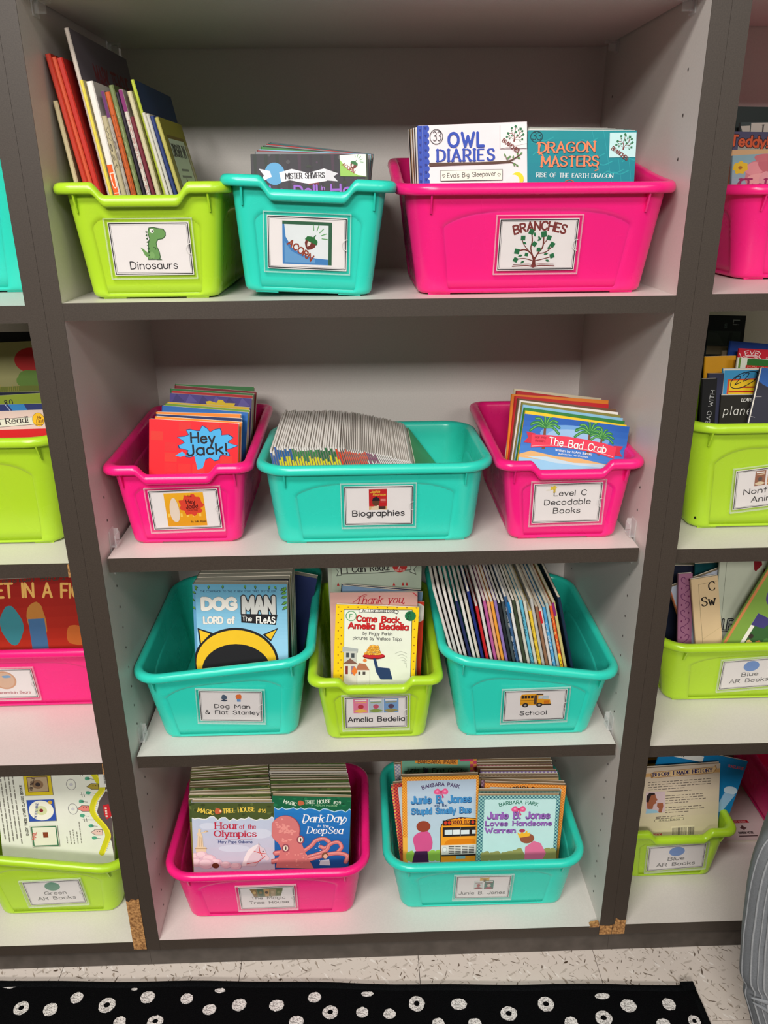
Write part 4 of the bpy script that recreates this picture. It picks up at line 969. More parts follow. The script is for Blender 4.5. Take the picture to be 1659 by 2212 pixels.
def v_smelly(w, h, t):
    A = Art(w, h, (225, 182), 537, 0, t=t); checker(A, 222, 180, 765, 1300, 32, (240, 176, 70), (214, 120, 30), 10.6)
    A.grad(258, 212, 745, 1300, (178, 196, 214), (196, 220, 226), 12)
    A.text('BARBARA PARK', 368, 280, 26, (70, 40, 90), .19, x1=624, arch=22); bow(A, 498, 302, 90)
    B = (70, 140, 196); S = (26, 60, 110)
    A.text('Junie B. Jones', 290, 388, 52, B, .22, x1=708, serif=1, sh=S, shw=.08, shd=(1, 2)); A.text('and the', 448, 418, 20, S, .2, x1=540, serif=1); A.text('Stupid Smelly Bus', 290, 472, 44, B, .22, x1=708, serif=1, sh=S, shw=.08, shd=(1, 2))
    for x, r in ((280, 34), (430, 44), (470, 40)): A.blob(x, 810, r, 44, (150, 196, 80), .12, 16, 3, 5)
    Y = (244, 160, 40); K = (44, 34, 34)
    A.poly([(492, 590), (500, 560), (540, 522), (640, 506), (745, 518), (745, 880), (492, 880)], K); A.poly([(496, 592), (506, 562), (544, 527), (640, 512), (745, 524), (745, 880), (496, 880)], Y)
    for i in range(3): A.ell(612+27*i, 517, 9, 5, (120, 40, 30), 10)
    A.rect(510, 530, 745, 572, K); A.rect(572, 528, 704, 566, (236, 150, 40)); A.text('SCHOOL BUS', 578, 560, 27, (110, 40, 30), .15, x1=700)
    for x in (530, 556, 724): A.ell(x, 549, 11, 14, (214, 60, 40), 12)
    A.rect(510, 584, 745, 660, K); A.rect(524, 606, 578, 644, (214, 226, 230)); A.rect(584, 606, 632, 644, (230, 234, 234)); A.rect(640, 610, 700, 644, (220, 228, 230)); A.rect(720, 612, 745, 642, (220, 228, 230)); A.line([(636, 584), (636, 660)], 3, (160, 160, 160))
    A.poly([(530, 700), (560, 682), (700, 680), (745, 690), (745, 720), (520, 724)], (226, 130, 20)); A.rect(500, 728, 752, 806, (222, 220, 214)); A.rect(500, 806, 745, 818, K)
    for j in range(5): A.polys([[(552+48*i, 738+13*j), (592+48*i, 738+13*j), (592+48*i, 745+13*j), (552+48*i, 745+13*j)] for i in range(4)], (70, 66, 66))
    A.ell(524, 764, 18, 24, (196, 200, 200), 16); A.ell(524, 764, 12, 17, (232, 234, 230), 14); A.rect(606, 818, 672, 840, (140, 190, 196))
    A.blob(368, 700, 70, 92, (214, 84, 140), .06, 22, 2, 4); A.poly([(310, 770), (400, 770), (410, 860), (290, 860)], (70, 34, 74)); A.ell(372, 572, 50, 44, (150, 66, 46), 22)   # plain shapes only, no figure
    return A
def v_warren(w, h, t):
    A = Art(w, h, (765, 322), 572, 0, t=t); checker(A, 762, 318, 1342, 1300, 40, (150, 200, 190), (52, 100, 120), 13.2)
    A.grad(806, 352, 1312, 1300, (186, 222, 220), (196, 226, 226), 10)
    A.text('BARBARA PARK', 914, 406, 25, (40, 110, 90), .19, x1=1182, arch=20); bow(A, 1050, 428, 90)
    B = (150, 100, 180); S = (80, 46, 110)
    A.text('Junie B. Jones', 832, 500, 48, B, .22, x1=1270, serif=1, sh=S, shw=.08, shd=(1, 2)); A.text('Loves Handsome', 820, 556, 34, B, .22, x1=1288, serif=1, sh=S, shw=.08, shd=(1, 2)); A.text('Warren', 820, 612, 36, B, .22, x1=1032, serif=1, sh=S, shw=.08, shd=(1, 2))
    for x, r in ((830, 40), (900, 50), (990, 60), (1060, 50), (1260, 60), (1300, 50)): A.blob(x, 806, r, 44 if x < 1000 else 66, (150, 150, 90), .12, 16, 3, 5)
    A.poly([(1110, 730), (1170, 680), (1220, 700), (1262, 780), (1240, 830), (1110, 830)], (222, 110, 150)); A.ell(1120, 660, 52, 40, (150, 84, 60), 20)
    A.poly([(1062, 655), (1048, 612), (1070, 625), (1082, 600), (1095, 622), (1118, 598), (1122, 620), (1140, 612), (1136, 642)], (240, 180, 50)); A.ell(1082, 598, 22, 14, (170, 60, 90), 12)
    return A
def v_thank(w, h, t):
    A = Art(w, h, (470, 322), 785, 1, t=t); A.grad(460, 310, 1300, 1500, (214, 168, 160), (206, 190, 160), 6); A.text('Thank you,', 700, 432, 66, (176, 30, 52), .11, x1=1135, slant=.28, serif=1); A.line([(672, 418), (700, 400), (760, 352), (800, 350)], 5, (176, 30, 52), smooth=True); A.poly([(1205, 335), (1225, 340), (1256, 372), (1256, 384)], (206, 70, 80)); return A
def v_icanread(w, h, t):
    A = Art(w, h, (490, 95), 800, 0, t=t); A.rect(480, 90, 1300, 1500, (178, 190, 170)); K = (40, 36, 36)
    A.poly([(520, 145), (570, 150), (575, 220), (530, 225), (545, 185)], K); A.poly([(526, 149), (566, 154), (570, 216), (538, 220), (551, 185)], (196, 206, 188)); A.poly([(1190, 110), (1250, 130), (1225, 165), (1245, 215), (1185, 190)], K); A.poly([(1192, 116), (1242, 134), (1218, 165), (1238, 207), (1188, 184)], (196, 206, 188))
    A.poly([(570, 135), (880, 125), (1195, 100), (1198, 170), (880, 200), (572, 208)], K); A.poly([(576, 140), (880, 131), (1190, 106), (1192, 165), (880, 194), (578, 202)], (200, 210, 190))
    A.text('I Can Read!', 626, 194, 56, K, .15, x1=1000, serif=1, rot=-4); A.ell(1096, 130, 66, 62, (196, 50, 46), 26); A.text('2', 1080, 155, 52, (236, 226, 216), .13, serif=1)
    A.text('READING WITH HELP', 1052, 176, 10, (236, 200, 190), .14, x1=1142)
    for x in (545, 1045, 1125, 1160): A.poly([(x-12, 315), (x, 280), (x+12, 315)], (186, 50, 46))
    return A
def v_redside(w, h, t):
    A = Art(w, h, (0, 0), 100, t=t); A.rect(-5, -5, 110, 400, (214, 56, 34)); A.ell(92, 14, 11, 12, (232, 228, 220)); A.text('R', 88, 19, 10, INK, .2); return A
def v_grader(w, h, t):
    A = Art(w, h, (235, 68), 510, 0, t=t); A.rect(230, 60, 760, 900, (116, 172, 146)); A.rect(230, 60, 240, 900, (206, 110, 60))
    for i in range(16):
        for j in (0, 1):
            x = 700+22*j; A.rect(x, 62+22*i, x+22, 84+22*i, [(206, 70, 110), (226, 150, 70)][(i+j) % 2])
    A.rect(632, 60, 700, 84, (206, 70, 110)); A.poly([(325, 60), (620, 62), (616, 108), (332, 88)], (236, 156, 60)); A.text('BARBARA PARK', 395 if 0 else 350, 92, 26, (120, 70, 40), .17, x1=606, rot=2)
    A.text('Junie B., First Grader', 266, 152, 34, (26, 34, 30), .11, x1=680, rot=3.5); A.blob(405, 145, 16, 18, (90, 90, 120), .2, 12, 2, 4); return A
def v_adventure(w, h, t):
    A = Art(w, h, (865, 225), 550, 0, t=t); A.rect(860, 220, 1450, 900, (76, 96, 46)); rr = random.Random(6)
    for i in range(60): A.ell(rr.uniform(866, 1420), rr.uniform(226, 330), rr.uniform(8, 20), rr.uniform(4, 9), rr.choice([(62, 82, 40), (96, 116, 56), (110, 126, 66)]), 8)
    A.text('Adventure is waiting inside', 962, 282, 25, (232, 232, 220), .15, x1=1308, rot=-2); A.text('You can...', 1060, 320, 22, (232, 232, 220), .15); return A
def v_green_leaves(seed):
    def f(w, h, t):
        A = Art(w, h, (0, 0), 100, t=t); rr = random.Random(seed); b = rr.choice([(70, 86, 42), (84, 100, 52), (60, 80, 46)]); A.rect(-1, -1, 101, 30, b)
        for i in range(26): A.ell(rr.uniform(0, 100), rr.uniform(0, 12), rr.uniform(2, 4), rr.uniform(1, 2), rr.choice([(54, 70, 34), (100, 116, 62), (90, 106, 50)]), 7)
        return A
    return f
def v_label_strip(w, h, t):
    A = Art(w, h, (0, 0), 100, t=t); A.rect(-1, -1, 101, 12, (112, 84, 140)); A.rect(-1, -1, 8, 12, (170, 176, 160)); A.rect(8, -1, 16, 12, (196, 190, 50)); A.rect(84, -1, 101, 12, (196, 190, 60)); return A
def v_checks(c1, c2):
    def f(w, h, t):
        A = Art(w, h, (0, 0), 100, t=t); checker(A, 0, 0, 100, 130, 5, c1, c2, 2.4); A.rect(6, 6, 94, 160, (196, 210, 216)); return A
    return f
def v_orangecheck(w, h, t):
    A = Art(w, h, (805, 235), 572, 0, t=t); checker(A, 800, 232, 1382, 900, 32, (240, 170, 80), (220, 120, 40), 10.6); A.rect(842, 264, 1345, 900, (186, 204, 216)); A.text('BARBARA PARK', 960, 298, 25, (30, 30, 40), .19, x1=1220, arch=20); return A
def v_purple_splat(w, h, t):
    A = Art(w, h, (0, 0), 100, t=t); A.rect(-1, -1, 101, 90, (84, 70, 150))
    for i in range(6): A.poly([(8+16*i, 0), (18+16*i, 9), (3+16*i, 11)], (104, 92, 170) if i % 2 else (70, 58, 130))
    A.blob(62, 14, 20, 8.5, (240, 206, 30), .2, 26, 3, 8); return A
def v_bear_title(w, h, t):
    A = Art(w, h, (-361, 112), 945, 0, t=t); A.grad(-400, 90, 700, 900, (150, 30, 24), (214, 66, 40), 12)
    A.text('The Berenstain Bears', -190, 132, 30, (60, 70, 60), .15, x1=400, slant=.2, rot=0)
    A.text('GET IN A FIGHT', -70, 222, 84, (234, 186, 100), .17, x1=590, slant=.05, rot=3.4, arch=10)
    A.blob(200, 380, 56, 120, (190, 130, 60), .06, 24, 2, 4); A.rect(150, 365, 246, 900, (70, 116, 160)); A.blob(50, 400, 66, 120, (60, 140, 150), .05, 24, 3, 4); A.blob(420, 480, 60, 66, (200, 110, 50), .06, 24, 5, 4)
    return A
def v_map(w, h, t):
    A = Art(w, h, (-65, 245), 900, 2.5, t=t); A.rect(-420, 200, 900, 1500, (226, 226, 214)); K = (60, 56, 56)
    A.poly([(700, 200), (1000, 200), (1000, 1200), (800, 1200), (790, 940), (730, 760), (700, 660), (730, 560), (790, 470), (760, 400)], (92, 78, 80)); rr = random.Random(1)
    A.poly([(790, 460), (830, 560), (800, 700), (850, 800), (880, 1000), (905, 1000), (870, 780), (850, 640), (850, 500), (830, 440)], (222, 218, 210)); A.poly([(850, 400), (950, 900), (950, 400)], (210, 204, 200))
    path = [(660, 215), (700, 300), (745, 400), (760, 460), (700, 540), (665, 630), (680, 700), (745, 800), (765, 880), (735, 960), (700, 1040)]
    A.line(path, 46, (206, 200, 40), smooth=True); A.line([(x+20, y) for x, y in path], 10, (236, 220, 60), smooth=True)
    for i in range(44):
        t_ = i/44*(len(path)-1); k = int(t_); q = t_-k; x = path[k][0]+(path[k+1][0]-path[k][0])*q+20; y = path[k][1]+(path[k+1][1]-path[k][1])*q; A.polys([[(x, y-1), (x+16, y-4), (x+16, y-2), (x, y+1)]], K); A.l -= 1
    for x, y in ((595, 272), (655, 358), (648, 484), (586, 560), (580, 688), (640, 784), (655, 896)):
        A.line([(x, y), (x+50, y+8)], 3.5, K); A.blob(x, y, 21, 16, (80, 160, 130), .08, 14, int(x), 4)
    for x, y, c in ((640, 430, (170, 150, 60)), (545, 625, (226, 130, 120)), (630, 846, (226, 190, 180)), (575, 232, (206, 80, 70))):
        A.poly([(x, y), (x+40, y-30), (x+98, y-25), (x+98, y+28), (x+40, y+26)], K); A.poly([(x+5, y), (x+42, y-26), (x+94, y-21), (x+94, y+24), (x+42, y+22)], c); A.rect(x+50, y-12, x+58, y-4, K); A.rect(x+70, y-12, x+78, y-4, K)
    for x, y in ((522, 405), (512, 625)): A.line([(x+36*math.cos(q*.52), y+48*math.sin(q*.52)) for q in range(12)], 4, (130, 126, 130), smooth=True, closed=True); A.ell(x, y, 14, 14, (196, 194, 200), 12)
    for x, y in ((590, 315), (585, 500), (580, 725)): A.line([(x, y), (x+100, y+6)], 3, K); A.line([(x+10, y-20), (x+14, y+20)], 3, K); A.line([(x+28, y-16), (x+32, y+18)], 3, K)
    A.poly([(755, 600), (800, 590), (815, 700), (775, 730), (755, 690)], (196, 40, 50))
    for i in range(4): A.rect(766, 620+24*i, 782, 636+24*i, (230, 200, 190))
    A.rect(830, 790, 886, 915, (206, 50, 40)); A.rect(840, 800, 870, 820, (240, 180, 160)); A.ell(816, 540, 12, 26, (70, 110, 70), 12)
    A.rect(745, 215, 838, 438, (236, 234, 228))
    xs = 228
    for i in range(30):
        hh = rr.choice([2, 3, 5]); A.rect(785, xs, 830, xs+hh, K); xs += hh+rr.choice([2, 3, 4])
    for y0, c1, c2 in ((296, (214, 190, 40), (150, 120, 90)), (530, (50, 80, 170), (236, 232, 216)), (765, (226, 224, 206), (80, 130, 96))):
        A.rect(154, y0, 374, y0+196, (120, 116, 110)); A.rect(157, y0, 370, y0+193, c1)
        if c1[0] > 220: A.frame(166, y0+10, 360, y0+185, 10, (60, 110, 80)); A.rect(250, y0+60, 290, y0+110, (130, 60, 40)); A.text('MAIL', 186, y0+130, 28, (196, 50, 40), .16, rot=-80)
        elif c1[2] > 100: A.ell(262, y0+97, 98, 90, c2, 30); A.ell(262, y0+97, 46, 42, (206, 210, 160), 20); A.ell(262, y0+97, 16, 16, (130, 40, 50), 12); A.text('THE LITTLE HOUSE', 216, y0+170, 18, (40, 60, 130), .17, x1=380 if 0 else 216+140, rot=-78); A.ell(340, y0+26, 17, 17, (206, 160, 60), 14)
        else: A.rect(180, y0+28, 345, y0+165, (110, 84, 66)); A.rect(186, y0+34, 339, y0+159, (184, 160, 130)); A.ell(262, y0+97, 44, 40, (140, 110, 84), 18); A.ell(262, y0+97, 20, 18, (60, 50, 50), 12); A.text('MAYBELLE', 212, y0+150, 22, (60, 40, 40), .2, x1=212+115, rot=-75)
    A.text('ENJOY THESE OTHER CLASSIC BOOKS!', 134, 850, 17, K, .2, x1=134+455, rot=-90, serif=1)
    for i, (x, a) in enumerate(((8, 300), (40, 290), (72, 310), (-24, 300), (-56, 300))):
        y = a
        sg = []
        while y < 880: l = rr.uniform(20, 60); sg.append((x, y, x, y+l)); y += l+8
        dashes(A, sg, 7, (130, 126, 120))
    for x, y0, y1 in ((466, 820, 930), (492, 810, 930), (520, 830, 930), (548, 740, 930), (436, 870, 930)):
        y = y0
        sg = []
        while y < y1: l = rr.uniform(10, 26); sg.append((x, y, x, y+l)); y += l+6
        dashes(A, sg, 5, (140, 136, 130))
    return A
def v_left_red(w, h, t):
    A = Art(w, h, (0, 0), 100, t=t); A.rect(-1, -1, 101, 150, (200, 22, 26)); A.text('Biscuit', 20, 30, 14, (236, 230, 220), .16, x1=48); return A
def v_left_read(w, h, t):
    A = Art(w, h, (-1469, 1640), 2315, -1, t=t); A.rect(-1500, 1600, 1000, 2600, (214, 190, 178)); K = (50, 40, 36)
    A.poly([(-400, 1790), (100, 1745), (640, 1712), (640, 1850), (100, 1885), (-400, 1920)], K); A.poly([(-400, 1797), (100, 1752), (634, 1719), (634, 1843), (100, 1878), (-400, 1912)], (212, 212, 192))
    A.text('I Can Read!', -330, 1868, 98, (36, 24, 30), .15, x1=520, serif=1, rot=-4); A.ell(700, 1768, 106, 118, K, 28); A.ell(700, 1768, 101, 113, (232, 180, 26), 28)
    A.text('My', 690, 1750, 42, (90, 40, 20), .17, serif=1); A.text('First', 664, 1815, 50, (90, 40, 20), .17, serif=1, slant=.1); A.text('READING', 650, 1862, 22, (90, 40, 20), .17); return A
def v_left_blue(w, h, t):
    A = Art(w, h, (0, 0), 100, t=t); A.rect(-1, -1, 101, 150, (40, 52, 110)); A.poly([(0, 0), (60, 0), (20, 3), (0, 6)], (96, 86, 140)); A.poly([(68, 0), (80, 0), (84, 9), (74, 9)], (50, 130, 190)); A.line([(56, 1), (66, 9)], .5, (190, 206, 226)); A.line([(66, 0), (73, 10)], .5, (190, 206, 226)); return A
def v_left_green(w, h, t):
    A = Art(w, h, (0, 0), 100, t=t); A.rect(-1, -1, 101, 150, (150, 170, 50)); A.text('8.0', 67, 8, 4, INK, .16, rot=-5); return A
def v_left_cat(w, h, t):
    A = Art(w, h, (-988, 490), 2165, 0, t=t); A.rect(-1300, 400, 1400, 2600, (150, 146, 96)); rr = random.Random(3)
    A.ell(620, 820, 320, 230, (176, 20, 18), 40, 90, 270) if 0 else A.ell(600, 815, 290, 215, (176, 22, 20), 36)   # plain red and green shapes
    A.blob(560, 1150, 260, 170, (96, 130, 50), .05, 30, 2, 5); A.blob(100, 1330, 900, 90, (106, 116, 40), .05, 30, 4, 6)
    for i in range(22): A.line([(-400+34*i, 1330), (-396+34*i+rr.uniform(-8, 8), 1230+rr.uniform(-20, 20))], 6, (166, 150, 70))
    return A
def v_history(w, h, t):
    A = Art(w, h, (603, 202), 655, -4.5, t=t)
    A.ca, A.sa = 1, 0; A.org = (0, 0); A.k = 1/655
    A.grad(0, 0, 655, 900, (206, 188, 168), (216, 206, 164), 8); T = (206, 162, 106)
    A.poly([(-5, 52), (110, 46), (110, 78), (-5, 82)], T); A.poly([(560, 40), (655, 44), (655, 80), (600, 76)], T)
    A.poly([(90, 54), (120, 36), (600, 26), (620, 12), (628, 46), (600, 84), (110, 92), (96, 92)], (160, 116, 70)); A.poly([(96, 56), (122, 40), (598, 31), (614, 20), (620, 46), (598, 78), (112, 87)], (224, 190, 140))
    A.text('BEFORE I MADE HISTORY', 112, 78, 30, (44, 40, 90), .21, x1=590, serif=1, rot=-1.2)
    rr = random.Random(8)
    def para(x0, x1, ys):
        for i, y in enumerate(ys):
            x = x0
            sg = []
            while x < (x1 if i < len(ys)-1 else x0+(x1-x0)*.55): l = rr.uniform(14, 44); sg.append((x, y, x+l, y-l*.02)); x += l+9
            dashes(A, sg, 5.5, (90, 78, 74))
    para(72, 560, (130, 152, 174, 196)); para(225, 420, (222, 222)); para(216, 530, (260, 282, 304, 326)); para(216, 520, (368, 390, 412))
    A.rect(56, 216, 212, 408, (204, 180, 184)); sk = (156, 92, 66)
    A.poly([(62, 300), (70, 250), (100, 226), (132, 236), (140, 268), (152, 290), (140, 300), (142, 320), (120, 330), (112, 370), (70, 370)], sk); A.poly([(60, 300), (62, 250), (84, 222), (128, 226), (130, 240), (100, 244), (88, 270), (78, 310)], (44, 34, 36)); A.poly([(150, 320), (196, 320), (200, 350), (186, 408), (160, 408), (164, 366), (148, 350)], sk); A.poly([(56, 408), (64, 366), (100, 372), (140, 380), (168, 408)], (150, 190, 210))
    para(140, 370, (448, 462)); A.line([(140, 480), (360, 476)], 24, (90, 80, 76)); A.line([(142, 480), (358, 476)], 20, (216, 204, 168)); A.text('$4.99 US / $5.99 CAN', 165, 486, 12, INK, .2, x1=335)
    A.rect(60, 598, 190, 620, (196, 60, 50)); A.text('SCHOLASTIC', 66, 616, 16, (226, 200, 180), .2, x1=184); A.rect(270, 540, 460, 640, (226, 214, 180))
    x = 276
    while x < 455:
        l = rr.choice([2, 3, 5, 6]); 
        if not 396 < x < 406: A.rect(x, 556, x+l, 640, (70, 62, 58))
        x += l+rr.choice([2, 3, 4])
    return A
def v_bigblue(w, h, t):
    A = Art(w, h, (0, 0), 100, t=t); A.rect(-1, -1, 101, 200, (20, 122, 178)); A.poly([(0, 0), (10, 0), (7, 9), (0, 12)], (60, 120, 50)); A.poly([(12, 4), (50, 5), (50, 12), (8, 12)], (226, 226, 220)); A.text('LEMUR', 14, 10, 3.6, INK, .2); A.text('SCHOLASTIC', 80, 11, 3, (226, 90, 100), .2, x1=98); A.ell(92, 38, 8, 5, (196, 216, 230), 16); A.poly([(86, 42), (99, 42), (90, 66), (82, 66)], (150, 190, 220)); return A
def v_22(w, h, t):
    A = Art(w, h, (600, 1170), 1090, 0, t=t); A.rect(590, 1150, 2400, 2600, (226, 216, 200)); A.rect(625, 1205, 1730, 2600, (62, 150, 200)); A.rect(595, 1210, 618, 2600, (80, 160, 196))
    A.poly([(700, 1365), (1330, 1350), (1330, 2600), (670, 2600)], (220, 80, 40)); A.poly([(735, 1390), (1330, 1375), (1330, 2600), (690, 2600)], (244, 200, 40)); A.rect(940, 1500, 1330, 1525, (190, 40, 30)); A.rect(730, 1580, 1330, 1605, (190, 40, 30))
    A.line([(760, 1480), (790, 1370), (960, 1260), (1180, 1230), (1240, 1290), (1180, 1400), (980, 1510), (830, 1530)], 15, (20, 26, 40), smooth=True, closed=True); A.text('22', 830, 1470, 120, (20, 26, 40), .12, x1=1110, rot=-22, slant=.2); return A
def v_planets(w, h, t):
    A = Art(w, h, (575, 1640), 1210, 0, t=t); A.rect(560, 1600, 2400, 2600, (34, 32, 26)); A.rect(570, 1640, 2260, 1652, (226, 220, 206)); A.text('LEARN', 955, 1772, 58, (230, 228, 220), .13, slant=.12); A.text('planets', 640, 2010, 150, (226, 224, 216), .075, slant=.12, gap=3.4); return A
def v_darknavy(w, h, t):
    A = Art(w, h, (0, 0), 100, t=t); A.rect(-1, -1, 101, 300, (52, 52, 64)); A.ell(60, 8, 70, 34, (50, 96, 168), 30); A.rect(-1, -1, 3, 300, (222, 216, 206)); A.line([(3, 60), (16, 58)], .8, (180, 176, 176)); A.line([(3, 100), (12, 101)], .8, (180, 176, 176)); return A
def v_level(w, h, t):
    A = Art(w, h, (0, 0), 100, t=t); A.rect(-1, -1, 101, 300, (196, 24, 46)); A.ell(26, 26, 17, 15, (226, 170, 170), 24); A.ell(26, 26, 13, 11, (176, 20, 40), 24); A.text('LEVEL', 7, 18, 8, (236, 220, 216), .17, x1=46, arch=7); A.text('SCHOLASTIC', 56, 20, 5, (232, 180, 180), .18, x1=98); return A
def v_scholas(w, h, t):
    A = Art(w, h, (0, 0), 100, t=t); A.rect(-1, -1, 101, 300, (226, 226, 210)); A.rect(3, -1, 7, 300, (96, 140, 50)); A.rect(20, 1, 101, 14, (44, 110, 40)); A.rect(18, 14, 101, 26, (190, 40, 34)); A.text('SCHOLASTIC', 22, 24, 8, (232, 150, 120), .12, x1=104); return A
def v_dark_li(w, h, t):
    A = Art(w, h, (0, 0), 100, t=t); A.rect(-1, -1, 101, 400, (12, 22, 24)); A.rect(4, 40, 90, 78, (44, 56, 54)); A.poly([(4, 44), (30, 46), (50, 76), (4, 78)], (56, 66, 64)); A.poly([(60, 44), (70, 44), (66, 78), (56, 78)], (30, 40, 40)); A.text('Li', 68, 12, 16, (130, 140, 140), .16, rot=90); A.text('us', 46, 22, 9, (80, 100, 98), .16, rot=90); A.rect(4, 79, 60, 100, (96, 86, 66)); return A
def v_purple_scroll(w, h, t):
    A = Art(w, h, (0, 0), 100, t=t); A.rect(-1, -1, 101, 1000, (152, 100, 128)); rr = random.Random(3)
    for i in range(13):
        y = 40+i*62; s = 1 if i % 2 else -1; A.line([(50, y+40), (50+s*25, y+20), (50+s*30, y-5), (50+s*10, y-14), (50+s*2, y)], 5, (96, 40, 84), smooth=True); A.ell(50-s*26, y+8, 5, 8, (96, 30, 76), 8)
    return A
def v_cream_sw(w, h, t):
    A = Art(w, h, (0, 0), 100, t=t); A.rect(-1, -1, 101, 500, (214, 186, 146)); A.line([(26, 500), (26, 24), (101, 20)], 1, (90, 80, 60)); A.text('C', 64, 54, 34, (30, 24, 24), .13, serif=1); A.text('Sw', 34, 110, 34, (30, 24, 24), .14, serif=1); A.line([(26, 240), (101, 200)], .8, (170, 150, 110)); return A
def v_white_le(w, h, t):
    A = Art(w, h, (0, 0), 100, t=t); A.rect(-1, -1, 101, 500, (188, 192, 174)); A.line([(14, -1), (14, 500)], .8, (110, 112, 100)); A.text('LE', 17, 150, 24, (30, 30, 34), .26, x1=36, slant=.08); A.text('LE', 17, 150, 24, (150, 152, 146), .09, x1=36, slant=.08); A.poly([(70, 0), (86, 0), (88, 8), (76, 22), (72, 18)], (130, 26, 36)); A.rect(92, 16, 101, 30, (130, 26, 36)); return A
def v_village(w, h, t):
    A = Art(w, h, (0, 0), 100, t=t); A.rect(-1, -1, 101, 400, (126, 160, 70)); A.rect(-1, -1, 101, 10, (236, 166, 30)); A.rect(-1, 10, 101, 12, (206, 90, 40)); A.rect(-1, -1, 3, 400, (206, 130, 80)); A.text('C', 16, 62, 22, (92, 80, 130), .26); A.text('Our', 40, 62, 22, (92, 80, 130), .26)
    A.rect(16, 76, 95, 140, (236, 232, 220)); A.rect(20, 80, 95, 136, (60, 100, 56)); rr = random.Random(12)
    for i in range(44): A.ell(rr.uniform(22, 92), rr.uniform(82, 134), rr.uniform(2, 5), rr.uniform(2, 6), rr.choice([(230, 226, 216), (220, 130, 80), (70, 90, 150), (60, 50, 46), (200, 60, 60), (240, 200, 120), (80, 130, 70)]), 7)
    A.poly([(16, 76), (34, 76), (30, 88), (16, 90)], (70, 64, 120)); return A
def v_butter(w, h, t):
    A = Art(w, h, (100, 1400), 1180, 0, t=t); A.grad(80, 1380, 1300, 2100, (120, 150, 160), (150, 150, 165), 6); K = (140, 26, 80)
    for x, y, rx, ry, c in ((560, 1700, 260, 220, (190, 110, 120)), (460, 1620, 150, 100, (206, 130, 136)), (660, 1560, 140, 110, (176, 90, 100)), (520, 1780, 170, 90, (214, 146, 146)), (650, 1790, 110, 120, (206, 140, 146)), (600, 1460, 150, 60, (180, 96, 104))): A.blob(x, y, rx, ry, c, .06, 22, int(x), 4)
    for x, y in ((975, 1450), (230, 1590)): A.blob(x, y, 120, 90, (206, 166, 30), .14, 22, 2, 7); A.ell(x, y, 34, 26, (150, 90, 20), 12)
    A.text('Butterfly', 210, 2050, 290, K, .10, x1=1480, slant=.15, serif=1); A.line([(430, 1770), (260, 1780), (170, 1900), (230, 1960), (290, 1950)], 28, K, smooth=True); return A
def v_teddy(w, h, t):
    A = Art(w, h, (100, 870), 1180, 0, t=t); A.rect(80, 800, 1300, 1600, (70, 66, 96)); A.poly([(200, 1110), (960, 1060), (910, 1300), (200, 1330)], (150, 146, 134)); A.poly([(1130, 920), (1300, 900), (1300, 1230), (1085, 1215)], (180, 150, 96)); A.text('Teddy!', 60, 1110, 170, (196, 80, 40), .22, x1=760, rot=2, sh=(50, 14, 20), shw=.18); return A
def v_ica(w, h, t):
    A = Art(w, h, (450, 630), 900, 0, t=t); A.rect(400, 600, 1500, 1400, (50, 60, 60)); A.poly([(455, 685), (600, 680), (600, 830), (510, 830)], (176, 166, 156)); A.rect(615, 640, 1500, 830, (184, 174, 164)); A.text('I Can Read!', 800, 800, 125, (36, 24, 30), .14, x1=1900, serif=1); return A
def v_dinotime(w, h, t):
    A = Art(w, h, (0, 0), 100, t=t); A.rect(-1, -1, 101, 200, (150, 140, 50)); A.rect(12, 14, 88, 190, (120, 100, 40)); A.rect(15, 17, 85, 190, (206, 214, 190)); A.text('DINOSAUR TIME', 20, 32, 10, (60, 60, 50), .2, x1=80, serif=1); A.line([(34, 44), (66, 44)], 2, (120, 124, 110)); A.line([(28, 50), (72, 50)], 2, (120, 124, 110)); A.blob(44, 92, 16, 34, (110, 66, 44), .15, 20, 4, 4); A.rect(88, 20, 95, 190, (190, 176, 140)); return A
def v_earthbook(w, h, t):
    A = Art(w, h, (0, 0), 100, t=t); A.rect(-1, -1, 101, 200, (112, 104, 116)); A.text('MARK TEAGUE', 26, 22, 10, (130, 50, 60), .16, x1=90); A.poly([(24, 60), (34, 34), (40, 60), (46, 70), (24, 74)], (60, 56, 66)); return A
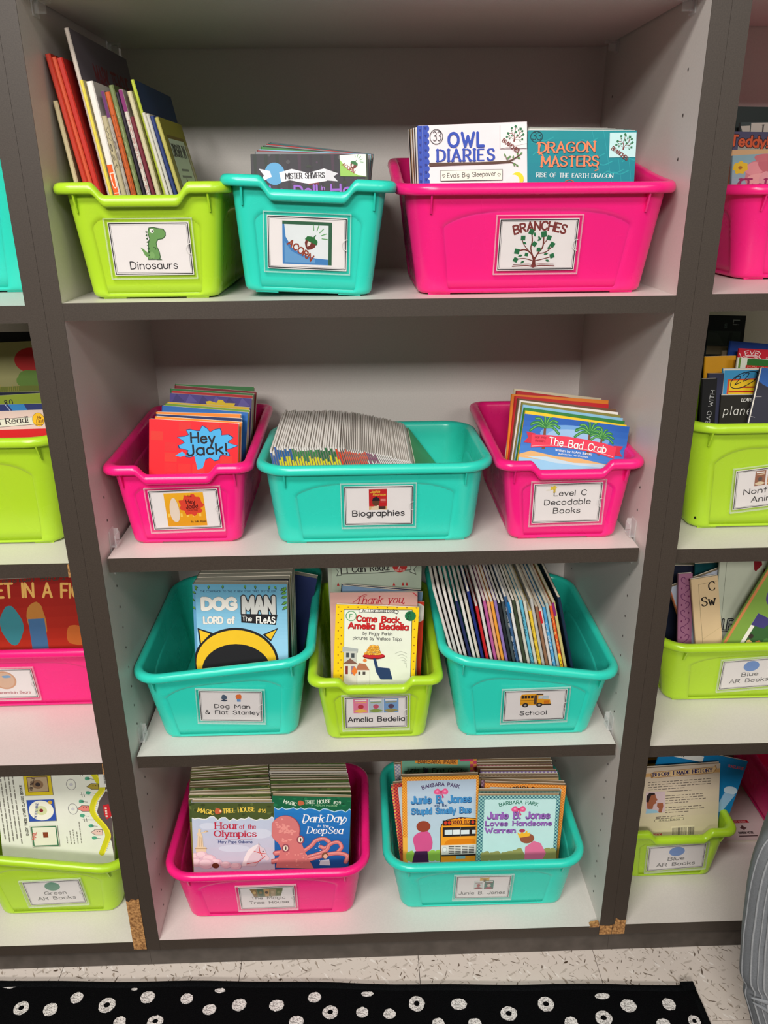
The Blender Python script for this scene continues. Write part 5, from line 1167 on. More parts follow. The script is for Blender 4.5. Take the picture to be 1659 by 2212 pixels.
ROWS={'shivers':[[0.2744,0.0754,0.01,0.1385,0.1478,10,2.1]],
'acorn':[[0.2763,0.0885,0.0106,0.1369,0.1487,10,2.6],
 [0.2767,0.1026,0.0108,0.1371,0.1499,10,2.8],
 [0.2771,0.1166,0.011,0.1372,0.1511,10,2.9],
 [0.2776,0.1306,0.0112,0.1372,0.1523,10,3.1],
 [0.278,0.1447,0.0114,0.1372,0.1535,10,3.3],
 [0.2785,0.1587,0.0116,0.1372,0.1547,10,3.5],
 [0.279,0.1728,0.0118,0.1371,0.156,10,3.6],
 [0.2795,0.1868,0.012,0.137,0.1572,10,3.8],
 [0.28,0.2008,0.0122,0.1368,0.1585,10,4]],
'owl':[[0.4719,0.0601,0.008,0.1278,0.1809,10,-0.5]],
'owls':[[0.4707,0.0731,0.0078,0.1295,0.1807,10,-0.3],
 [0.4707,0.0855,0.0079,0.1301,0.1813,10,-0.3],
 [0.4707,0.0979,0.008,0.1306,0.1819,10,-0.4],
 [0.4706,0.1104,0.008,0.1312,0.1825,10,-0.5],
 [0.4705,0.1228,0.0081,0.1317,0.1831,10,-0.6],
 [0.4704,0.1353,0.0082,0.1322,0.1837,10,-0.6],
 [0.4702,0.1477,0.0083,0.1327,0.1843,10,-0.7],
 [0.47,0.1602,0.0084,0.1331,0.1849,10,-0.8]],
'dragon':[[0.5981,0.0601,0.0082,0.1279,0.1725,10,0.6]],
'dragons':[[0.5996,0.0732,0.0084,0.1273,0.1738,10,0.9],
 [0.6004,0.0856,0.0084,0.124,0.175,10,0.9],
 [0.6011,0.098,0.0084,0.1206,0.1761,10,0.9],
 [0.6018,0.1104,0.0084,0.1171,0.1773,10,0.9],
 [0.6024,0.1229,0.0084,0.1135,0.1784,10,0.9],
 [0.6029,0.1353,0.0084,0.1098,0.1796,10,1],
 [0.6034,0.1477,0.0084,0.106,0.1808,10,1],
 [0.6038,0.1602,0.0084,0.102,0.182,10,1]],
'jack':[[0.1168,0.055,-0.3161,0.1161,0.1567,12,0.1]],
'jacks':[[0.1168,0.0703,-0.3149,0.1139,0.1545,12,1.2],
 [0.1141,0.0853,-0.3149,0.1141,0.1543,12,1.2],
 [0.1116,0.1002,-0.3152,0.1143,0.1549,12,0.9],
 [0.117,0.1252,-0.3152,0.1187,0.1547,12,0.9],
 [0.1168,0.1403,-0.3149,0.1176,0.1536,12,1.2],
 [0.1118,0.1555,-0.3137,0.1157,0.1513,12,2.5],
 [0.114,0.1823,-0.3146,0.1182,0.1585,12,1.5],
 [0.1119,0.1974,-0.3143,0.1182,0.1584,12,1.9],
 [0.1087,0.2125,-0.3139,0.1237,0.1577,12,2.1],
 [0.1108,0.2276,-0.3135,0.1224,0.1576,12,2.5],
 [0.1062,0.2426,-0.3136,0.1195,0.1585,12,2.5]],
'crab':[[0.6004,0.0577,-0.3052,0.1416,0.1393,14,9.1]],
'crabs':[[0.5999,0.0657,-0.3052,0.1382,0.1409,14,9.4],
 [0.5998,0.0737,-0.3055,0.1383,0.1437,14,9.2],
 [0.5995,0.0817,-0.3054,0.138,0.1454,14,9.2],
 [0.5984,0.0897,-0.3054,0.1376,0.1471,14,9.3],
 [0.595,0.0979,-0.3044,0.1376,0.1473,14,10.2],
 [0.5932,0.106,-0.304,0.1379,0.148,14,10.4],
 [0.5868,0.114,-0.3043,0.1322,0.1513,14,10.6],
 [0.5846,0.1222,-0.3033,0.1373,0.1521,14,11.1],
 [0.585,0.13,-0.3039,0.125,0.1531,14,11.6],
 [0.5825,0.1381,-0.3036,0.1259,0.1546,14,11.9]],
'dog':[[0.1512,0.0603,-0.6278,0.1353,0.2236,10,1.3]],
'dogs':[[0.1574,0.0851,-0.6287,0.1376,0.2191,10,-0.5],
 [0.1544,0.11,-0.6292,0.1404,0.2136,10,0.1],
 [0.1533,0.135,-0.6292,0.1426,0.2072,10,0.1],
 [0.1513,0.1601,-0.6288,0.1446,0.2003,10,0.4],
 [0.2116,0.1902,-0.6283,0.0956,0.1843,10,1.3]],
'amelia':[[0.3401,0.0507,-0.6252,0.1194,0.1903,9,4]],
'amelias':[[0.3394,0.0755,-0.6265,0.1276,0.1994,9,2.6],
 [0.3517,0.0905,-0.6261,0.1248,0.1789,9,3],
 [0.3391,0.1062,-0.6219,0.1212,0.1866,9,7.1],
 [0.342,0.121,-0.6232,0.121,0.1832,9,5.8],
 [0.35,0.1502,-0.6278,0.1383,0.2134,9,1.2],
 [0.3356,0.1702,-0.628,0.1252,0.2065,9,1.2]],
'olympics':[[0.1129,0.0553,-0.9723,0.1309,0.1884,9,1.8]],
'magicsA':[[0.1099,0.0664,-0.9736,0.1314,0.1871,9,0.7],
 [0.1088,0.0729,-0.9736,0.1312,0.1871,9,0.7],
 [0.1077,0.0794,-0.9735,0.1311,0.1871,9,0.8],
 [0.1065,0.086,-0.9735,0.1309,0.1871,9,0.8],
 [0.1054,0.0926,-0.9735,0.1308,0.1871,9,0.8],
 [0.1042,0.0993,-0.9735,0.1307,0.1871,9,0.8],
 [0.103,0.1061,-0.9735,0.1305,0.1871,9,0.8],
 [0.1018,0.1129,-0.9734,0.1304,0.1871,9,0.8],
 [0.1006,0.1198,-0.9734,0.1302,0.1871,9,0.9],
 [0.0994,0.1268,-0.9734,0.1301,0.1871,9,0.9],
 [0.0982,0.1338,-0.9734,0.1299,0.1871,9,0.9],
 [0.097,0.1409,-0.9733,0.1297,0.1871,9,0.9],
 [0.0957,0.148,-0.9733,0.1296,0.1871,9,1]],
'deepsea':[[0.2335,0.0556,-0.9708,0.1257,0.1929,9,3.3]],
'magicsB':[[0.2406,0.0773,-0.974,0.1294,0.1871,9,0.3],
 [0.2393,0.0834,-0.9739,0.1294,0.1871,9,0.4],
 [0.238,0.0896,-0.9738,0.1295,0.1871,9,0.6],
 [0.2367,0.0958,-0.9736,0.1296,0.1871,9,0.7],
 [0.2353,0.1021,-0.9735,0.1296,0.1871,9,0.8],
 [0.234,0.1084,-0.9733,0.1297,0.1871,9,0.9],
 [0.2326,0.1148,-0.9732,0.1298,0.1871,9,1.1],
 [0.2313,0.1212,-0.9731,0.1299,0.1871,9,1.2],
 [0.2299,0.1277,-0.9729,0.1299,0.1871,9,1.3],
 [0.2285,0.1343,-0.9728,0.13,0.1871,9,1.4],
 [0.2271,0.1409,-0.9726,0.1301,0.1871,9,1.6],
 [0.2257,0.1476,-0.9725,0.1302,0.1871,9,1.7]],
'smelly':[[0.4415,0.0679,-0.9717,0.1231,0.2141,9,2.5]],
'smellies':[[0.4295,0.0843,-0.9725,0.1225,0.1971,9,1.8],
 [0.4266,0.0921,-0.9725,0.1233,0.1879,9,1.8],
 [0.4421,0.1,-0.9717,0.124,0.1926,9,2.5],
 [0.4485,0.133,-0.9725,0.1283,0.1971,9,1.7],
 [0.4369,0.1408,-0.9725,0.126,0.1883,9,1.7],
 [0.4381,0.1486,-0.9725,0.1306,0.1869,9,1.7],
 [0.4384,0.1564,-0.9725,0.1274,0.1849,9,1.7]],
'warren':[[0.5712,0.0503,-0.9728,0.1301,0.1902,9,1.4]],
'warrens':[[0.5735,0.0639,-0.9723,0.1329,0.1871,9,1.8],
 [0.5848,0.08,-0.9719,0.1338,0.1871,9,2.1],
 [0.5816,0.088,-0.9715,0.1392,0.1853,9,2.5],
 [0.584,0.0975,-0.9743,0.1322,0.1871,9,-0.1],
 [0.5835,0.1051,-0.9737,0.1322,0.1858,9,0.6],
 [0.5846,0.1127,-0.9737,0.1289,0.1871,9,0.6],
 [0.5783,0.1212,-0.9733,0.1289,0.1871,9,1],
 [0.5794,0.1289,-0.9733,0.1288,0.1866,9,1],
 [0.5805,0.1366,-0.9733,0.1287,0.1853,9,0.9],
 [0.5815,0.1443,-0.9734,0.1286,0.1849,9,0.9]],
'history':[[0.908,0.1209,-0.9707,0.1438,0.1769,14,-3]],
'histories':[[0.9031,0.1355,-0.9724,0.1415,0.1796,14,1.6],
 [0.9301,0.1618,-0.9671,0.1708,0.1564,14,5.1],
 [0.8911,0.1501,-0.9741,0.1265,0.1642,14,-0.3],
 [0.8775,0.2003,-0.9731,0.0934,0.0868,14,1.7]],
'leftgreen':[[-0.144,0.0901,-0.3153,0.1194,0.1393,10,-0.8],
 [-0.1452,0.1002,-0.315,0.1182,0.1608,10,-1.2],
 [-0.1516,0.1121,-0.3158,0.1128,0.1683,10,-0.3],
 [-0.1504,0.1244,-0.3136,0.1106,0.1744,10,-2.7],
 [-0.1623,0.1361,-0.3157,0.1098,0.179,10,-0.4],
 [-0.1984,0.2004,-0.3136,0.1478,0.2336,10,-2],
 [-0.2195,0.2301,-0.3158,0.145,0.2456,10,-0.3]],
'leftpink':[[-0.2352,0.1656,-0.6251,0.2522,0.1895,8,-1.9]],
'leftmap':[[-0.2182,0.0756,-0.9699,0.2468,0.2405,8,2.1]],
'righttop':[[0.8766,0.1851,0.0084,0.0973,0.1487,8,1.1],
 [0.8827,0.2001,0.0079,0.0964,0.1549,8,0.4],
 [0.882,0.2151,0.0084,0.0847,0.1764,8,1.2],
 [0.8988,0.23,0.0078,0.0795,0.1905,8,-0.4],
 [0.8998,0.2501,0.0084,0.0892,0.2101,8,1.1]],
'rightnon':[[0.7584,0.0804,-0.3139,0.0203,0.1939,10,13.1],
 [0.8688,0.09,-0.3161,0.0904,0.172,10,0.1],
 [0.8721,0.0819,-0.3112,0.0658,0.2021,10,8.9],
 [0.8137,0.094,-0.316,0.0216,0.1998,10,0.9],
 [0.8707,0.103,-0.3161,0.0819,0.2041,10,-0],
 [0.8757,0.1184,-0.3138,0.0692,0.2115,10,4],
 [0.8842,0.1334,-0.3138,0.0712,0.2212,10,3.9],
 [0.8441,0.1401,-0.3158,0.044,0.2134,10,-0.8],
 [0.8798,0.1606,-0.3128,0.0757,0.225,10,5.2],
 [0.8876,0.1701,-0.3156,0.0539,0.2151,10,-1.3],
 [0.8678,0.2102,-0.3151,0.0568,0.2581,10,2.1]],
'rightblue':[[0.8847,0.1305,-0.6265,0.0419,0.1859,10,-7.9],
 [0.8447,0.1451,-0.6288,0.0218,0.1866,10,-2.7],
 [0.9254,0.1501,-0.6285,0.0764,0.2021,10,1.2],
 [0.901,0.2001,-0.6286,0.0441,0.1774,10,-1.8],
 [0.8575,0.2201,-0.6289,0.0387,0.1651,10,1.2]]}
# ---------------------------------------------------------------- the bins
Z0, Z1, Z2, Z3 = ZS
B = storage_bin
B('smalltop', 'green', .0985, .007, Z0, 0, 'small lime bin on the top shelf with a dinosaur label card', c_dino, cx=.003, cz=.056)
B('smalltop', 'teal', .2760, .004, Z0, 0, 'small teal bin on the top shelf with an acorn label card, tipped on its neighbour', c_acorn, cx=-.001, cz=.057, tip=2.9)
B('rise', 'pink', .538, .000, Z0, 0, 'large pink bin on the top shelf with a branching tree label card', c_branches, cx=.002, cz=.056)
B('small', 'pink', .0985, .033, Z1, 0, 'small pink bin at the left of the second shelf, splash label card', c_jack, cx=.0035, cz=.052, croll=1)
B('bio', 'teal', .3515, .020, Z1, 0, 'long teal bin in the middle of the second shelf with a Biographies card', c_bio, cx=.004, cz=.057)
B('small', 'pink', .603, .023, Z1, 0, 'small pink bin at the right of the second shelf, Level C card', c_levc, cx=0, cz=.055, croll=1)
B('deepright', 'teal', .1320, .022, Z2, 0, 'teal bin with a left-sloping rim on the third shelf, hardback comics inside', c_dog, cx=.007, cz=.062, croll=-3)
B('small', 'green', .348, .016, Z2, 0, 'small lime bin in the middle of the third shelf', c_amelia, cx=.0, cz=.052)
B('deepleft', 'teal', .5680, .008, Z2, 0, 'teal bin with a School card showing a yellow bus', c_school, cx=.009, cz=.060, croll=1)
B('long', 'pink', .173, .012, Z3, 0, 'large pink bin on the bottom shelf of the middle bookcase, two book rows', c_magic, cx=-.003, cz=.050, cs=(.088, .056))
B('long', 'teal', .518, .017, Z3, 0, 'large teal bin on the bottom shelf of the middle bookcase', c_junie, cx=-.002, cz=.053, cs=(.088, .056), croll=-1)
B('tall', 'green', -.1755, .045, -.329, 0, 'tall lime bin on the second shelf of the left bookcase', None)
B('talllong', 'teal', -.2060, .10, -.002, 0, 'tall teal bin on the top shelf of the left bookcase', None)
B('bio', 'pink', -.1980, .128, -.646, 0, 'pink bin pushed back on the third shelf of the left bookcase', c_bears, cx=-.030, cz=.050)
B('deepleft', 'green', -.1760, .030, -.984, 0, 'lime bin at the bottom of the left bookcase, green circle card', c_greenar, cx=.004, cz=.056, croll=2)
B('long', 'pink', .9660, .115, .001, 0, 'pink bin on the top shelf of the right bookcase', None)
B('tall', 'green', .888, .047, -.327, 0, 'tall lime bin on the second shelf of the right bookcase', c_nonf, cx=-.003, cz=.065, croll=7, cs=(.094, .060))
B('long', 'green', .942, .092, -.642, 0, 'long low lime bin on the third shelf of the right bookcase', c_bluear, cx=-.012, cz=.055, croll=4)
B('small', 'green', .8450, .070, -.980, 0, 'small lime bin at the bottom of the right bookcase, blue circle card', c_bluear, cx=.004, cz=.050, croll=4, cs=(.096, .058))
B('small', 'pink', 1.1335, .070, -.9742, 0, 'pink bin at the bottom of the right bookcase, standing on a flat white book', None)

R = ROWS
for r in R['leftgreen']: r[0], r[3] = -.1745, .180
R['leftpink'][0][:5] = [-.199, .166, -.6345, .250, .199]; R['leftpink'][0][6] = -1.5
# clear floor inside each bin: left, right, front
LA = (.2060, .3460, .050); LB = (.408, .668, .046); LJ = (.0285, .1685, .059); LC = (.533, .673, .049); LD = (.036, .228, .054); LM = (.041, .305, .042); LN = (.386, .650, .048)
G1 = 'thin paperbacks in the teal acorn bin'
def stack(key, tmax, colfn, labfn, grp, artfn=None, gap=.0004, front=None, jit=.0, **k):
    rr = random.Random(len(key)*13+5); L = R[key]; out = []
    prev = None
    for i, r in enumerate(L):
        nxt = L[i+1][1] if i+1 < len(L) else r[1]+tmax
        t = max(.0018, min(tmax, (nxt-r[1])*math.cos(math.radians(r[5]))-gap))
        r = list(r)
        if jit: r[4] += rr.uniform(-jit, jit)
        nm, c = colfn(i); kk = dict(k)
        if 'pagefn' in kk: kk['page'] = kk.pop('pagefn')(i)
        if artfn:
            a = artfn(i)
            if a: kk['art'] = a
        out.append(row(r, t, c, labfn(i, nm), grp, **kk))
    return out
def one(key, t, col, label, grp, **k): return row(R[key][0], t, col, label, grp, **k)
CN = {'grey': (120, 122, 126), 'red': (196, 34, 40), 'dark red': (130, 26, 34), 'black': (28, 26, 30), 'teal': (20, 120, 120), 'white': (226, 220, 214), 'green': (46, 120, 56), 'lime green': (130, 176, 50),
      'blue': (40, 110, 190), 'pale blue': (130, 180, 210), 'navy': (28, 40, 90), 'purple': (96, 66, 140), 'yellow': (236, 196, 40), 'orange': (230, 130, 40), 'brown': (110, 78, 54), 'tan': (190, 160, 118), 'cream': (220, 208, 178), 'pink': (214, 90, 140), 'violet': (150, 120, 190), 'olive': (130, 124, 60), 'silver': (150, 150, 150), 'maroon': (96, 30, 50), 'orange red': (206, 52, 30)}
def pick(names): return lambda i: (names[i % len(names)], CN[names[i % len(names)]])

# top shelf
one('shivers', .0075, (66, 62, 66), 'dark grey book at the front of the teal acorn bin', G1, art=v_shivers, lim=LA, lift=.016)
stack('acorn', .008, pick(['grey', 'dark red', 'pale blue', 'green', 'black', 'silver', 'red', 'teal', 'grey']), lambda i, c: c+' paperback, '+ORD[i]+' behind the dark grey one in the teal acorn bin', G1, lim=LA, lift=.016)
G2 = 'early reader paperbacks in the large pink top bin'
one('owl', .0085, (232, 224, 226), 'white book with a blue dotted spine strip, front left in the pink bin', G2, art=v_owl, spine=(60, 90, 180), lim=LB)
stack('owls', .009, pick(['white', 'black', 'white', 'brown', 'white', 'tan', 'black', 'white']), lambda i, c: c+' paperback, '+ORD[i]+' behind the white book with blue strip', G2, lim=LB)
one('dragon', .0085, (14, 130, 140), 'teal book with orange title, front right in the pink bin', G2, art=v_dragon, lim=LB)
stack('dragons', .009, pick(['white', 'teal', 'black', 'white', 'green', 'white', 'grey', 'white']), lambda i, c: c+' paperback, '+ORD[i]+' behind the teal book with orange title', G2, lim=LB)

# spine-out books in the lime bin: foot x, lean to the left, height, thickness, depth, colours
def spines(lst, ys, z, grp, where, name='paperback_book', jit=0):
    px = None
    for i, q in enumerate(lst):
        x, le, h, t, dp, nm, sc, fc, page = q[:9]
        if px is not None: x = max(x, px[0]+(px[2]+t)/2/math.cos(math.radians(le))+max(0, math.radians(le-px[1]))*min(h, px[3])+.0003)
        px = (x, le, t, h)
        kw = q[9] if len(q) > 9 else {}
        off = kw.get('off', 0); kk = {a: b for a, b in kw.items() if a != 'off'}
        le_r = math.radians(le)
        book(kk.pop('name', name), dp, h, t, fc, nm+' book, '+ORD[i]+' from the left '+where, grp, (x, ys+off+dp/2, z+t/2*math.sin(le_r)+.0004), 90, 0, 0, le, spine=sc, page=page, **kk)
def st(txt, col, cap=.55, y0=2, y1=None, wt=.16):
    def f(A, H):
        e = H*.85 if y1 is None else y1*H
        A.text(txt, .25, y0, cap, col, wt, x1=.25+(e-y0), rot=90)
    return f
PG = (206, 196, 176); PW = (222, 216, 206)
DB = [(.0320, 7.3, .203, .0050, .11, 'torn cream', (206, 190, 150), (190, 170, 130), PG),
 (.0470, 9.6, .250, .0058, .19, 'tall red', (190, 56, 38), (180, 50, 36), PG), (.0525, 9.6, .247, .0046, .19, 'tall orange red', (206, 84, 54), (190, 60, 40), PG), (.0580, 9.7, .246, .0062, .19, 'tall dark red', (186, 44, 34), (180, 40, 34), PG),
 (.0565, 8.2, .2755, .0050, .235, 'very tall grey', (196, 184, 172), (112, 104, 116), PG, {'art': v_earthbook, 'off': .012}),
 (.0620, 8.3, .224, .0036, .15, 'yellow edged', (226, 206, 80), (236, 226, 180), PW), (.0685, 7.6, .222, .0072, .16, 'white and orange', (226, 220, 212), (232, 226, 220), PW, {'sart': lambda A, H: (A.rect(0, H*.38, .8, H*.8, (226, 92, 30)), A.text('DINO', .2, H*.42, .6, (240, 226, 210), .2, x1=.2+H*.3, rot=90))}),
 (.0765, 8.0, .188, .0056, .14, 'short tan', (176, 164, 130), (150, 140, 110), PG, {'sart': st('West   Dinosaurs', (50, 46, 40), .5, 2, .9)}), (.0822, 8.2, .213, .0038, .15, 'grey with purple tip', (170, 162, 150), (150, 140, 150), PG, {'sart': lambda A, H: (A.rect(0, 0, 1, 7, (96, 40, 96)), A.text('Meet the Dinosaurs', .3, 9, .45, (70, 50, 50), .18, x1=50, rot=90))}),
 (.0882, 8.6, .212, .0058, .15, 'orange brown', (188, 88, 36), (160, 80, 40), PG, {'sart': st('HORNED', (120, 50, 20), .5, 4, .9)}), (.0948, 9.0, .219, .0052, .15, 'mottled green', (110, 122, 76), (90, 100, 60), PG, {'sart': st('dinosaur days', (170, 176, 130), .4, 4, .9)}),
 (.1005, 9.4, .212, .0034, .15, 'thin black', (40, 32, 44), (36, 30, 40), PG), (.1052, 9.8, .215, .0044, .15, 'white with purple tip', (206, 196, 186), (190, 180, 176), PG, {'sart': lambda A, H: (A.rect(0, 0, 1, 5, (120, 30, 96)), A.text('FOSSILS TELL OF LONG AGO', .3, 7, .42, (150, 50, 50), .2, x1=44, rot=90))}),
 (.1105, 10.3, .188, .0042, .15, 'short maroon', (110, 36, 50), (96, 30, 44), PG), (.1160, 10.8, .214, .0050, .15, 'cream', (196, 188, 150), (186, 176, 140), PG),
 (.1212, 11.2, .2270, .0038, .19, 'tall lime spined blue', (176, 190, 60), (44, 64, 96), PG, {'off': .01}), (.1262, 11.6, .193, .0036, .15, 'short white', (206, 202, 186), (200, 196, 180), PG), (.1308, 12.0, .192, .0036, .15, 'short pale grey', (190, 188, 178), (190, 186, 176), PG),
 (.1354, 12.4, .190, .0040, .15, 'navy', (40, 56, 110), (40, 60, 120), PG), (.1404, 12.9, .189, .0046, .125, 'olive cover facing out', (176, 168, 90), (150, 140, 50), PG, {'art': v_dinotime})]
spines(DB, .056, Z0+.0075, 'dinosaur books standing spine out', 'in the lime dinosaur bin')

# second shelf
G3 = 'thin story paperbacks in the small pink bin'
one('jack', .0070, (214, 30, 40), 'red book with a blue splash at the front of the left pink bin', G3, art=v_jack, lim=LJ, lift=.012)
_jn = ['orange', 'navy', 'orange', 'blue', 'lime green', 'yellow', 'purple', 'red', 'green', 'dark red', 'green']
stack('jacks', .0085, pick(_jn), lambda i, c: c+' paperback, '+ORD[i]+' behind the red book with blue splash', G3, lambda i: v_purple_splat if i == 6 else None, lim=LJ, lift=.012)
G4 = 'decodable readers in the right pink bin'
one('crab', .0025, (50, 110, 190), 'blue beach cover book at the front of the right pink bin', G4, art=v_crab, lim=LC, lift=.024)
_cn = ['yellow', 'green', 'pale blue', 'olive', 'white', 'brown', 'red', 'orange', 'red', 'cream']
stack('crabs', .0055, pick(_cn), lambda i, c: c+' reader, '+ORD[i]+' behind the blue beach cover', G4, lim=LC, lift=.024)

# leaflets in the long teal bin, slumping to the left
N = 64
for i in range(N):
    q = i/(N-1); phi = (8+13*q if q < .45 else 13.85+22*((q-.45)/.55)); x = .2350+.2370*q**1.02
    rr = random.Random(i)
    band = ((40, 90, 150), (60, 120, 70), (44, 100, 60), (200, 60, 30), (120, 40, 90))[0 if q < .14 else 1 if q < .3 else 2 if q < .40 else 3 if q < .64 else 4]
    low = (206, 196, 40) if q < .42 else (200, 60, 40) if q < .62 else (210, 200, 200)
    if q > .72: band = low = (206, 200, 198)
    if i < 3: band = low = (60, 90, 150)
    jj = rr.uniform(-.0012, .0012)
    def sp(A, H, band=band, low=low, rr=rr):
        a = H*(.03+rr.uniform(-.02, .02)); b = H*(.13+rr.uniform(-.04, .03)); A.rect(0, a, 1, b, band); A.rect(0, b, 1, H, low)
    h = .128+jj-(.006 if q < .03 else 0)
    o = book('leaflet', .185, h, (.0026 if q < .43 else .0015), (214, 208, 200), 'thin white leaflet, '+ORD[i]+' from the left in the long teal bin', 'biography leaflets in the long teal bin', (x, .0515+.0925+rr.uniform(-.0005, .002), Z1+.0078), 90, 0, 0, phi, spine=(218, 212, 208), page=(240, 236, 230), sart=sp, ct=.0002, inset=.0004)
book('leaflet', .180, .120, .0015, (90, 170, 100), 'green leaflet lying last at the right of the slumped row', 'biography leaflets in the long teal bin', (.4755, .0535+.09, Z1+.0100), 90, 0, 0, 36.6, page=(220, 214, 206), ct=.0002)

# third shelf
G5 = 'hardback comics in the left teal bin'
one('dog', .019, (110, 170, 204), 'blue comic book with silver title, front of the left teal bin', G5, art=v_dog, name='hardback_book', lim=LD)
stack('dogs', .021, pick(['black', 'olive', 'black', 'olive', 'navy']), lambda i, c: c+' hardback, '+ORD[i]+' behind the blue comic book', G5, name='hardback_book', lim=LD)
G6 = 'paperbacks in the small lime bin'
one('amelia', .0045, (240, 200, 24), 'yellow bordered book at the front of the small lime bin', G6, art=v_amelia, lim=(.278, .418, .042))
_am = [('pink', (214, 168, 160), v_thank, 'pink book with a red script title, just behind the yellow bordered one'), ('red', (214, 56, 34), v_redside, 'red book edge with white circle behind the pink one'), ('pale blue', (120, 150, 180), None, 'pale blue book behind the red edge in the lime bin'),
       ('navy', (30, 40, 80), None, 'navy book behind the pale blue one in the lime bin'), ('green', (178, 190, 170), v_icanread, 'tall pale green book with a ribbon banner and red circle'), ('cream', (190, 196, 178), None, 'rearmost pale book in the lime bin, mostly hidden')]
for r, a in zip(R['amelias'], _am): row(r, .0045, a[1], a[3], G6, art=a[2], lim=(.278, .418, .042))
SB = []
_sc = [('pale magazine', (214, 208, 202), .246), ('grey paged magazine', (200, 196, 192), .250), ('white', (226, 220, 214), .243), ('white paged', (206, 200, 196), .238), ('navy spined', (40, 46, 90), .226), ('white slim', (222, 218, 212), .226), ('cream slim', (214, 206, 190), .222), ('tall navy', (34, 50, 120), .240), ('red', (196, 36, 40), .216), ('tall white', (216, 212, 206), .232),
       ('pink', (186, 90, 150), .224), ('peach', (222, 166, 130), .223), ('orange', (236, 160, 60), .222), ('violet', (142, 116, 180), .224), ('black', (36, 40, 44), .220), ('dark grey', (70, 80, 84), .222), ('slate blue', (56, 90, 130), .230), ('blue topped white', (226, 224, 220), .222), ('dark green', (60, 70, 50), .224), ('pale grey', (206, 204, 190), .222),
       ('sky blue', (96, 180, 206), .224), ('off white', (210, 206, 190), .222), ('yellow', (236, 200, 60), .206), ('light grey', (186, 184, 180), .226), ('brown', (146, 106, 80), .213), ('white with red tip', (216, 206, 200), .210), ('bright blue', (80, 160, 210), .212), ('mint', (166, 190, 190), .218), ('orange and yellow', (226, 90, 40), .214), ('purple tipped olive', (196, 186, 120), .220), ]
_sx = {16: st('THE SILLY SCHOOL', (226, 226, 226), .42, 4, .9), 17: lambda A, H: (A.rect(0, 0, 1, 4.5, (20, 110, 170)), A.ell(.5, H*.7, .5, 3, (206, 196, 60), 10)), 20: st('WISEMAN      MORRIS GOES TO SCHOOL', (20, 50, 60), .6, 4, .97, .2), 22: st('LITTLE APPLE    Class Clown', (120, 80, 30), .5, 3, .93), 25: lambda A, H: A.rect(.1, 1, .9, 6, (196, 30, 40)),
       26: st('THE BEAST IN MS. ROONEYS ROOM', (230, 240, 244), .5, 6, .93), 28: lambda A, H: (A.rect(0, H*.38, 1, H*.76, (240, 200, 40)), A.text('LITTLE APPLE', .3, 4, .45, (250, 220, 120), .2, x1=17, rot=90), A.text("It's Game Day", .3, H*.42, .5, (60, 30, 20), .2, x1=.3+H*.3, rot=90)), 29: lambda A, H: A.rect(0, 0, 1, 5.5, (130, 40, 110))}
for i, (nm, c, h) in enumerate(_sc):
    q = i/(len(_sc)-1); kw = {'bend': -.0045+.003*q, 'fan': 0}
    if i in _sx: kw['sart'] = _sx[i]
    SB.append((.4945+.1520*q, 16.4-3.4*min(1, q*3)+.6*q, h-.004, .0040, .15, nm, c, tuple(int(v*.9) for v in c), PG if i > 18 else PW, kw))
SB.append((.6560, 13.5, .224, .0040, .155, 'dark blue glossy', (24, 44, 66), (20, 40, 60), PG, {}))
spines(SB, .044, Z2+.0075, 'school books standing spine out', 'in the teal school bin')

# bottom shelf of the middle bookcase
G7 = 'chapter paperbacks in the large pink bottom bin'
one('olympics', .0085, (190, 200, 216), 'pale blue book with a statue and white horse, pink bottom bin', G7, art=v_olympics, page=(176, 156, 120), lim=LM)
stack('magicsA', .0075, pick(['olive']), lambda i, c: ('book with a purple label strip, ' if i == 3 else 'green leafed book, ')+ORD[i]+' behind the statue and horse cover', G7, lambda i: v_label_strip if i == 3 else v_green_leaves(i+1), pagefn=lambda i: [(176, 156, 120), (196, 180, 146), (150, 130, 98), (206, 190, 160), (164, 142, 108)][i*3 % 5], jit=.003, lim=LM)
one('deepsea', .0085, (24, 96, 62), 'blue book with a large octopus, pink bottom bin', G7, art=v_deepsea, page=(176, 156, 120), lim=LM)
stack('magicsB', .0075, lambda i: ('white', (196, 190, 180)) if i in (7, 8) else ('olive', (90, 100, 60)), lambda i, c: ('pale book, ' if i in (7, 8) else 'green leafed book, ')+ORD[i]+' behind the octopus cover', G7, lambda i: v_adventure if i == 4 else (None if i in (7, 8) else v_green_leaves(i+20)), pagefn=lambda i: [(186, 168, 134), (160, 142, 110), (210, 200, 176), (172, 150, 118)][i*3 % 4], jit=.003, lim=LM)
G8 = 'chapter paperbacks in the large teal bottom bin'
one('smelly', .0095, (240, 176, 70), 'orange checked book with a yellow bus, teal bottom bin', G8, art=v_smelly, page=(186, 160, 124), lim=LN)
stack('smellies', .0070, pick(['tan', 'red', 'cream', 'green', 'white', 'tan', 'cream']), lambda i, c: ('green book with pink and orange checks, ' if i == 3 else c+' edged book, ')+ORD[i]+' behind the yellow bus cover', G8, lambda i: {0: v_checks((214, 90, 60), (150, 40, 60)), 1: v_checks((206, 60, 96), (236, 190, 90)), 3: v_grader, 4: v_checks((220, 216, 206), (150, 150, 190))}.get(i), page=(186, 160, 124), lim=LN)
one('warren', .0080, (150, 200, 190), 'pale aqua checked book, front right in the teal bottom bin', G8, art=v_warren, page=(186, 160, 124), lim=LN)
